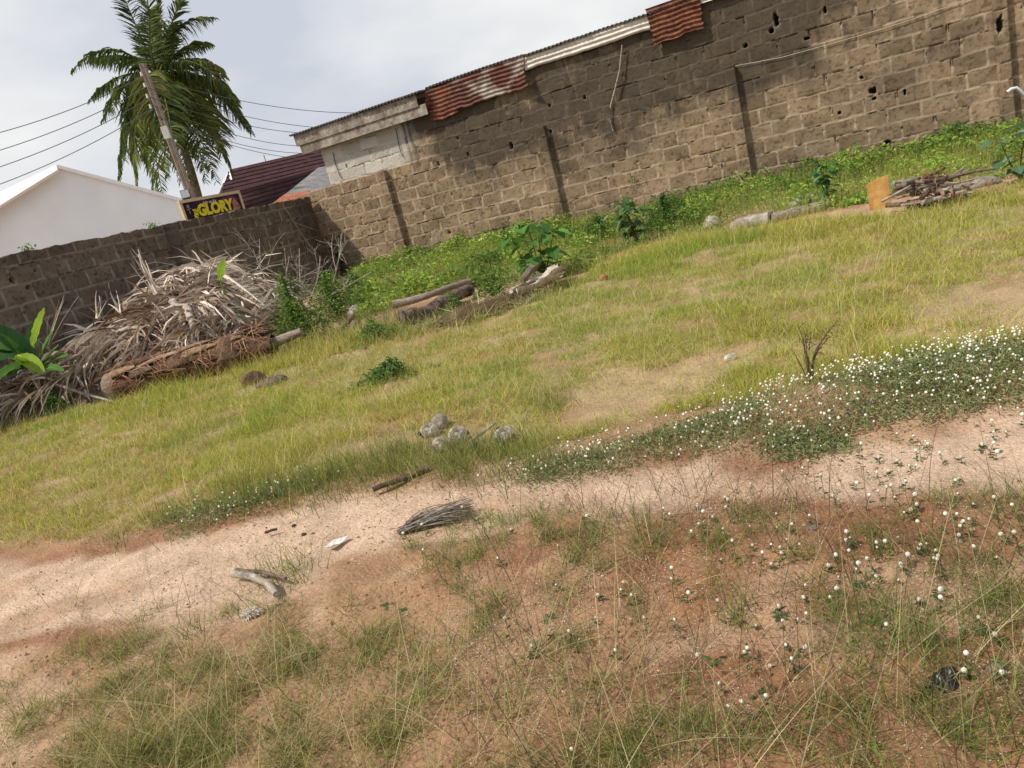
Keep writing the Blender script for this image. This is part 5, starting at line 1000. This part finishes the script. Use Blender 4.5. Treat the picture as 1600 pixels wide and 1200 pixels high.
def bark_strip():
    b = thing('bark_strip', 'pale split palm bark strip lying in the weeds', 'bark', G(840, 460)); rs_ = np.random.RandomState(4)
    for k, (p, q, w) in enumerate([((802, 470), (860, 445), 0.10), ((812, 472), (880, 452), 0.09), ((850, 455), (884, 440), 0.13), ((846, 462), (886, 446), 0.10), ((822, 462), (848, 444), 0.08)]):
        a = G(*p)+Zv*(0.08+0.02*k); c = G(*q)+Zv*(0.12+0.035*k); t = np.linspace(0, 1, 10)[:, None]; P = a*(1-t)+c*t+Zv*0.012*np.sin(t*9+k); T = unit(c-a); S = unit(np.cross(T, Zv)); x = np.linspace(-1, 1, 5)
        V = P[:, None]+S*(x[None, :, None]*w*0.9*(0.4+0.8*t+0.12*np.sin(t*17+k))[:, :, None])+Zv*(0.05*(x**2)[None, :, None]+0.015*np.sin(x*9)[None, :, None])+T*(0.05*np.sin(x*7+k))[None, :, None]*(t[:, :, None] > 0.8)
        m = MB().grid(V).grid((V-Zv*0.008)[::-1]); m.build('strip', M['palebark' if k != 4 else 'wood'], b)
bark_strip()
def stone(px, r, label, m='stone', seed=0, name='stone', cat='stone', z=0.5):
    c = G(*px); c[2] = r[2]*z*0.7+hgt(np.array([c[0]]), np.array([c[1]]))[0]; return tag(MB().blob(c, r, seed, 0.28, 18, 12, freq=1.6).build(name, M[m]), label, cat)
stone((1114, 356), (0.13, 0.12, 0.12), 'small pale rounded stone at the edge of the weeds', 'palestone', 1)
stone((1165, 353), (0.24, 0.14, 0.11), 'brown rough stone right of the small pale one', 'stone', 2)
stone((560, 495), (0.14, 0.12, 0.14), 'grey white lump of rubble among the weeds near the short stick', 'palestone', 3, 'rubble_lump', 'rubble')
stone((398, 598), (0.13, 0.11, 0.10), 'clod of brown fibrous root in front of the fallen trunk', 'fibre', 4, 'root_clod', 'clod')
stone((425, 600), (0.15, 0.12, 0.06), 'flat pale brown clod beside the root clod', 'bark', 5, 'root_clod', 'clod')
stone((945, 440), (0.05, 0.05, 0.05), 'small orange brown clod on the upper lawn', 'orange', 6, 'clod', 'clod')
stone((1495, 302), (0.13, 0.11, 0.07), 'grey rubble lump right of the branch pile', 'stone', 7, 'rubble_lump', 'rubble')
stone((1537, 290), (0.17, 0.13, 0.07), 'wide grey rubble lump nearest the right plant', 'stone', 8, 'rubble_lump', 'rubble')
stone((1142, 559), (0.045, 0.035, 0.03), 'small white stone on the bare patch of lawn', 'whitehusk', 9)
stone((1555, 1046), (0.02, 0.016, 0.012), 'small pale pebble on the red soil', 'stone', 10, 'pebble', 'pebble')
stone((458, 818), (0.013, 0.011, 0.010), 'dark round pod on the sandy path', 'darktwig', 11, 'seed_pod', 'pod')
stone((474, 833), (0.013, 0.011, 0.010), 'dark round pod on the path right of the other', 'darktwig', 12, 'seed_pod', 'pod')
stone((1270, 830), (0.016, 0.013, 0.011), 'little tan pebble on the sandy path edge at right', 'stone', 13, 'pebble', 'pebble')
def slab(p, q, w, h, label, m='stone'):
    a, b = G(*p), G(*q); ax = unit((b-a)*[1, 1, 0]); s = np.cross(Zv, ax); L = np.linalg.norm(b-a); n = max(6, int(L/0.05)); t = np.linspace(0, 1, n); an = np.linspace(0, 2*np.pi, 13)
    sx = np.sign(np.cos(an))*np.abs(np.cos(an))**0.4; sy = np.sign(np.sin(an))*np.abs(np.sin(an))**0.4
    P = a[None]*(1-t)[:, None]+b[None]*t[:, None]; V = P[:, None]+s*(sx*w/2)[None, :, None]+Zv*((sy+0.7)*h/2)[None, :, None]
    V = V+(0.05*(fbm(t[:, None]*L*7+0*an[None], np.cos(an)[None]*1.5+np.sin(an)[None]+3+0*t[:, None], 7)-0.5))[..., None]*np.array([1, 1, 1.0]); V[:, -1] = V[:, 0]
    m_ = MB().grid(V[:, ::-1])
    for e in (0, -1): m_.add(np.concatenate([V[e, :-1], [V[e, :-1].mean(0)]]), [[12, (k+1) % 12, k] if e else [12, k, (k+1) % 12] for k in range(12)])
    return tag(m_.build('stone_slab', M[m]), label, 'slab')
slab((1205, 346), (1292, 324), 0.18, 0.11, 'long low concrete slab edging beside the pale-leaved plant')
slab((1168, 352), (1205, 346), 0.2, 0.14, 'short concrete slab left of the long one', 'palestone')
slab((1232, 328), (1280, 317), 0.08, 0.15, 'pale narrow slab on the top of the stone edging', 'palestone')
slab((1395, 305), (1435, 294), 0.2, 0.16, 'grey slab behind the branch pile')
c = G(1376, 326); ax = unit([0.9, -0.35, 0]); bn = np.cross(ax, Zv)
o = MB(); x, z = np.meshgrid(np.linspace(-0.11, 0.11, 9), np.linspace(-0.05, 0.30, 9)); th = 0.02*np.sin(x*20)
top = 0.03*np.cos(x*9)+0.03*(x/0.11); V = c+ax*x[..., None]+bn*(-z*0.18+th)[..., None]+Zv*(z+np.where(z > 0.24, top, 0))[..., None]
o.grid(V).grid((V+bn*0.035)[:, ::-1]); o.grid(np.stack([V[-1], V[-1]+bn*0.035])); o.grid(np.stack([V[:, -1], V[:, -1]+bn*0.035])[::-1]); o.grid(np.stack([V[:, 0], V[:, 0]+bn*0.035]))
tag(o.build('ochre_board', M['orangeboard']), 'upright ochre piece of board left of the branch pile', 'board')
# branch pile at the right
rs = np.random.RandomState(9); c = G(1462, 322)
for i in range(26):
    a = rs.normal(-0.35, 0.55); L = rs.uniform(0.3, 0.62); q = c+np.array([rs.uniform(-0.22, 0.24), rs.uniform(-0.15, 0.25), 0.03+0.30*rs.rand()]); d = np.array([math.cos(a), math.sin(a), rs.normal(0, 0.12)])
    P = np.array([q-d*L/2, q+rs.normal(0, 0.03, 3), q+d*L/2]); P[:, 2] = np.maximum(P[:, 2], 0.02); P = bez(P[0], P[1], P[2], 8)
    r = rs.uniform(0.010, 0.032); tag(MB().tube(P, np.linspace(r, r*0.6, 8), 6).build('cut_branch', M[['stalk', 'bark', 'wood', 'stalk', 'fibre'][i % 5]]), 'cut branch in the small brown pile at right by the weeds', 'branch', 'cut branches in the right-hand pile')
m = MB(); n = 90; P = c+np.stack([rs.normal(0.05, 0.16, n), rs.normal(0, 0.15, n), rs.uniform(0.0, 0.30, n)], -1); leaves(m, P, rs.normal(0, 1, (n, 3)), rs.uniform(0.05, 0.11, n), rs.uniform(0.02, 0.05, n), mixcol(n, [(0.20, 0.07, 0.045), (0.26, 0.12, 0.07), (0.36, 0.29, 0.2)]))
tag(m.build('dead_leaves', M['dry']), 'reddish brown dead leaves caught in the small branch pile', 'leaves', kind='stuff')
log('stick', [(1418, 326), (1445, 322), (1470, 318)], 0.05, M['fibre'], 'thick red brown stick at the foot of the branch pile', 0.0, seed=12, cat='stick')

# coconuts
CN = [((673, 682), (0.064, 0.052, 0.052), 'pale coconut husk farthest left in the row, with a dark split end'), ((690, 668), (0.062, 0.055, 0.055), 'mossy grey coconut at the back of the group'), ((690, 703), (0.05, 0.046, 0.048), 'small pale coconut in front of the split one'),
      ((718, 690), (0.058, 0.052, 0.058), 'round white coconut in the middle of the group'), ((791, 690), (0.062, 0.055, 0.056), 'brown-grey coconut right of the pale stick')]
for k, (px, r, lb) in enumerate(CN):
    c = G(*px); c[2] = r[2]*0.66; t = thing('coconut', lb, 'coconut', [c[0], c[1], 0]); R = np.array(Matrix.Rotation(0.9*k+0.3, 3, 'Z'))
    m = MB().blob(c, r, k+1, 0.13, 22, 15, freq=1.6, axes=R); m.build('husk', M['coconut' if k != 1 else 'stone'], t)
    e = c+R.T @ np.array([-r[0]*0.96, 0, 0]) if k else c+np.array([-0.058, -0.02, 0.008])
    MB().blob(e, (0.014, 0.016, 0.016), k, 0.2, 8, 6).build('stem_end', M['darktwig'], t)
# twig bundle
a = G(620, 832); b = G(735, 797); ax = unit(b-a); sd_ = np.cross(Zv, ax); tb = thing('twig_bundle', 'tied bundle of dark thin twigs lying on the sand', 'twig bundle', (a+b)/2*[1, 1, 0])
tw = MB(); rs = np.random.RandomState(5); Lb = np.linalg.norm(b-a)
for i in range(230):
    f0 = rs.normal(0, 0.011, 2); f1 = rs.normal(0, 0.026, 2); s0 = rs.uniform(0, 0.25); s1 = rs.uniform(0.6, 1.08)
    P0 = a+ax*Lb*s0+sd_*f0[0]+Zv*abs(f0[1]); P1 = a+ax*Lb*s1+sd_*f1[0]*1.4+Zv*abs(f1[1])*0.9
    tw.tube(bez(P0, (P0+P1)/2+Zv*abs(rs.normal(0, 0.03))+sd_*rs.normal(0, 0.025), P1, 6)-Zv*0.006, np.linspace(0.0024, 0.0010, 6), 4, cap=False, col=mixcol(1, [(0.10, 0.075, 0.06), (0.26, 0.215, 0.18), (0.16, 0.12, 0.10), (0.42, 0.37, 0.31)])[0])
tw.build('twigs', M['dry'], tb)
e = a+ax*0.05; an = np.linspace(0, 2*np.pi, 14); MB().tube(e+Zv*0.008+sd_[None]*(0.02*np.cos(an))[:, None]+Zv[None]*(0.016*np.sin(an))[:, None], 0.003, 5).build('binding', M['stalk'], tb)
# twig wad beneath the coconuts
m = MB(); c = G(728, 706); n = 160
blades(m, c+np.stack([RS.normal(0, 0.07, n), RS.normal(0, 0.045, n), RS.uniform(0, 0.03, n)], -1), RS.uniform(0, 6.28, n), RS.uniform(0.06, 0.16, n), RS.uniform(1.0, 1.5, n), RS.uniform(-.4, .4, n), np.full(n, 0.0028), mixcol(n, BRN+[(0.2, .17, .13)]), 4)
tag(m.build('twig_wad', M['dry']), 'tangled wad of dark dry twigs in front of the coconuts', 'twigs')
# curved stalk and bleached husk on the path edge
log('curved_stalk', [(366, 903), (395, 905), (420, 918), (434, 935)], 0.017, M['stalk'], 'curved pale grey stalk on the sand', 0.006, seed=21, cat='stalk', taper=0.95)
log('dark_stalk', [(372, 898), (410, 902), (450, 912)], 0.010, M['bark'], 'thin dark stalk behind the curved pale stalk', 0.02, seed=22, cat='stalk')
m = MB(); c = G(436, 950); n = 120; dd = unit(G(420, 975)-G(448, 925))
blades(m, c+dd[None]*RS.normal(0, 0.05, (n, 1))+np.stack([RS.normal(0, .014, n), RS.normal(0, .014, n), RS.uniform(0, .02, n)], -1), RS.normal(math.atan2(dd[1], dd[0]), 0.5, n), RS.uniform(.03, .1, n), RS.uniform(1.1, 1.55, n), RS.uniform(-.4, .2, n), np.full(n, .003), mixcol(n, BRN+STR[:1]), 3)
tag(m.build('twig_wad', M['dry']), 'dark fibrous wad at the end of the curved stalk', 'twigs')
h = thing('bleached_husk', 'bleached white fluffy husk lying beside the dark fibrous wad', 'husk', G(395, 965)); c = G(395, 966)+Zv*0.022
MB().blob(c, (0.035, 0.016, 0.016), 2, 0.4, 14, 9, axes=np.array(Matrix.Rotation(0.15, 3, 'Z'))).build('core', M['whitehusk'], h)
m = MB(); n = 220; th = RS.normal(0, 1, (n, 3)); th = unit_rows(th); P = c+th*[0.033, 0.014, 0.014]
leaves(m, P, th+[0.4, 0, 0.2], RS.uniform(.008, .02, n), RS.uniform(.003, .006, n), mixcol(n, [(.74, .69, .6), (.85, .81, .74), (.6, .55, .47)])); m.build('fluff', M['dry'], h)
# paper scrap and black plastic
c = G(529, 850); x, y = np.meshgrid(np.linspace(-1, 1, 12), np.linspace(-1, 1, 8)); ax = unit(G(548, 838)-G(508, 860)); s_ = np.cross(Zv, ax); V = c+ax*(x*0.052)[..., None]+s_*(y*0.022*(1-0.3*x))[..., None]+Zv*(0.012+0.006*np.sin(x*3+y*2)+0.004*fbm(x*3, y*3, 5))[..., None]
tag(MB().grid(V).grid((V-Zv*0.002)[::-1]).build('paper_scrap', M['paper']), 'crumpled pale paper scrap on the red soil by the path', 'paper')
def plastic(px, r, label, seed):
    c = G(*px); rs_ = np.random.RandomState(seed); b = thing('plastic_scrap', label, 'plastic scrap', c)
    m = MB()
    for k in range(4):
        x, y = np.meshgrid(np.linspace(-1, 1, 12), np.linspace(-1, 1, 12)); d = rs_.normal(0, 0.4, 2)*r
        z = r*(0.25+0.7*fbm(x*1.7+k*5, y*1.7, seed+k))*np.clip(1.2-x*x-y*y, 0.0, 1)+0.002
        V = c+np.stack([x*r*0.7+d[0], y*r*0.7+d[1], z], -1); m.grid(V)
    m.build('crumpled_film', M['black'], b)
plastic((1472, 1062), 0.032, 'crumpled shiny black plastic scrap on the red soil at right', 3)
plastic((805, 400), 0.09, 'crumpled black plastic bag at the foot of the long wall', 5)
m = MB(); c = G(1450, 1078); n = 60; blades(m, c+np.stack([RS.normal(0, .022, n), RS.normal(0, .012, n), RS.uniform(0, .012, n)], -1), RS.uniform(0, 6.28, n), RS.uniform(.015, .05, n), RS.uniform(1.0, 1.5, n), RS.uniform(-.5, .5, n), np.full(n, .0025), mixcol(n, [(.02, .018, .018), (.06, .045, .04)]), 3)
tag(m.build('twig_wad', M['dry']), 'small black charred wad beside the black plastic scrap', 'twigs')
# small broadleaf weeds near the camera
def ground_weed(px, L, n, label, seed):
    c = G(*px); c[2] = hgt(np.array([c[0]]), np.array([c[1]]))[0]; rs_ = np.random.RandomState(seed); w = thing('ground_weed', label, 'weed', c); m = MB(); s = MB()
    for k in range(n):
        a = rs_.uniform(0, 6.28); d = np.array([math.cos(a), math.sin(a), rs_.uniform(0.1, 0.5)]); q = c+d*L*rs_.uniform(0.2, 0.9); s.tube([c, q], 0.0012, 4, col=(.12, .14, .05), cap=False)
        m.add(*(lambda V, F, C: (V, F, C))(*heart_leaf(q, d*[1, 1, .3], L, L*0.5, mixcol(1, [(.05, .12, .035), (.08, .16, .05), (.11, .19, .06)])[0])))
    s.build('stem', M['leaf'], w); m.build('leaves', M['leaf'], w)
for k, (px, L, n, lb) in enumerate([((1545, 985), 0.026, 7, 'low broad-leaved weed at the right edge of the near soil'), ((1562, 1040), 0.024, 6, 'lowest broad-leaved weed at the far right with an open leaf pair'), ((1512, 1043), 0.017, 5, 'small weed under a white flower at right'), ((855, 970), 0.02, 8, 'spiky dark green weed left on the near soil'),
                                    ((1115, 1030), 0.022, 7, 'small green weed in the middle of the near soil'), ((1180, 1085), 0.02, 5, 'leaf pair with white flowers near the bottom'), ((605, 950), 0.02, 9, 'creeping dark green sprig right of the curved stalk'), ((628, 955), 0.016, 7, 'creeping sprig tip beside the grass tuft'), ((1220, 970), 0.018, 6, 'dark weed under paired flowers on the near soil'), ((1345, 920), 0.018, 6, 'green weed amid the flowers at upper right of the near soil')]):
    ground_weed(px, L, n, lb, 40+k)
# scattered petals, crumbs and twiglets
m = MB(); n = 8000; q = sample_poly(gpoly([(520, 900), (860, 780), (1250, 700), (1640, 640), (1700, 1260), (760, 1260), (700, 1000)]), n, lambda x, y: np.clip(2.2*(fbm(x*3, y*3, 33)-0.33), 0.05, 1)); z = hgt(q[:, 0], q[:, 1])+0.003
leaves(m, np.stack([q[:, 0], q[:, 1], z], -1), np.stack([RS.normal(0, 1, n), RS.normal(0, 1, n), RS.normal(0.1, 0.2, n)], -1), RS.uniform(.003, .007, n), RS.uniform(.002, .004, n), np.ones((n, 3))*0.5, 0.1, 0.0)
tag(m.build('fallen_petals', M['petal'], loc=(0, 0, 0)), 'tiny pale fallen petals strewn over the near soil', 'petals', kind='stuff')
m = MB(); n = 2600; q = sample_poly(gpoly([(-100, 870), (430, 790), (1600, 620), (1750, 1260), (-200, 1260)]), n); z = hgt(q[:, 0], q[:, 1])+0.003
blades(m, np.stack([q[:, 0], q[:, 1], z], -1), RS.uniform(0, 6.28, n), RS.uniform(.008, .05, n), RS.uniform(1.35, 1.58, n), RS.uniform(-.1, .1, n), RS.uniform(.001, .0026, n), mixcol(n, BRN+[(.07, .05, .035), (.3, .24, .15)]), 2)
tag(m.build('twig_crumbs', M['dry'], loc=(0, 0, 0)), 'small dark twig crumbs scattered on the path and soil', 'twigs', kind='stuff')

# loose clods and grit on the bare soil
m = MB(); n = 5200; q = sample_poly(gpoly([(-150, 870), (430, 790), (860, 735), (1600, 620), (1750, 1270), (-250, 1270)]), n, lambda x, y: np.clip((2.2/np.hypot(x, y))**1.5, 0.1, 1)*np.clip(5*(fbm(x*2.6, y*2.6, 34, 5)-0.46), 0.02, 1)); z = hgt(q[:, 0], q[:, 1])
o8 = np.array([[1, 0, 0], [-1, 0, 0], [0, 1, 0], [0, -1, 0], [0, 0, 1], [0, 0, -1.0]]); r = RS.gamma(1.6, 0.0017, n)+0.0012
V = np.stack([q[:, 0], q[:, 1], z], -1)[:, None]+o8[None]*r[:, None, None]*RS.uniform(0.6, 1.3, (n, 6, 1))*np.array([1.2, 1, 0.8])
f8 = np.array([[0, 2, 4], [2, 1, 4], [1, 3, 4], [3, 0, 4], [2, 0, 5], [1, 2, 5], [3, 1, 5], [0, 3, 5]])
m.add(V.reshape(-1, 3), (np.arange(n)[:, None, None]*6+f8[None]).reshape(-1, 3), np.repeat(mixcol(n, [(0.36, 0.22, 0.135), (0.24, 0.12, 0.065), (0.46, 0.33, 0.22), (0.22, 0.125, 0.075)], 0.15), 6, 0))
tag(m.build('soil_clods', M['ground'], loc=(0, 0, 0)), 'loose crumbs of soil and grit on the bare ground', 'soil crumbs', kind='stuff')
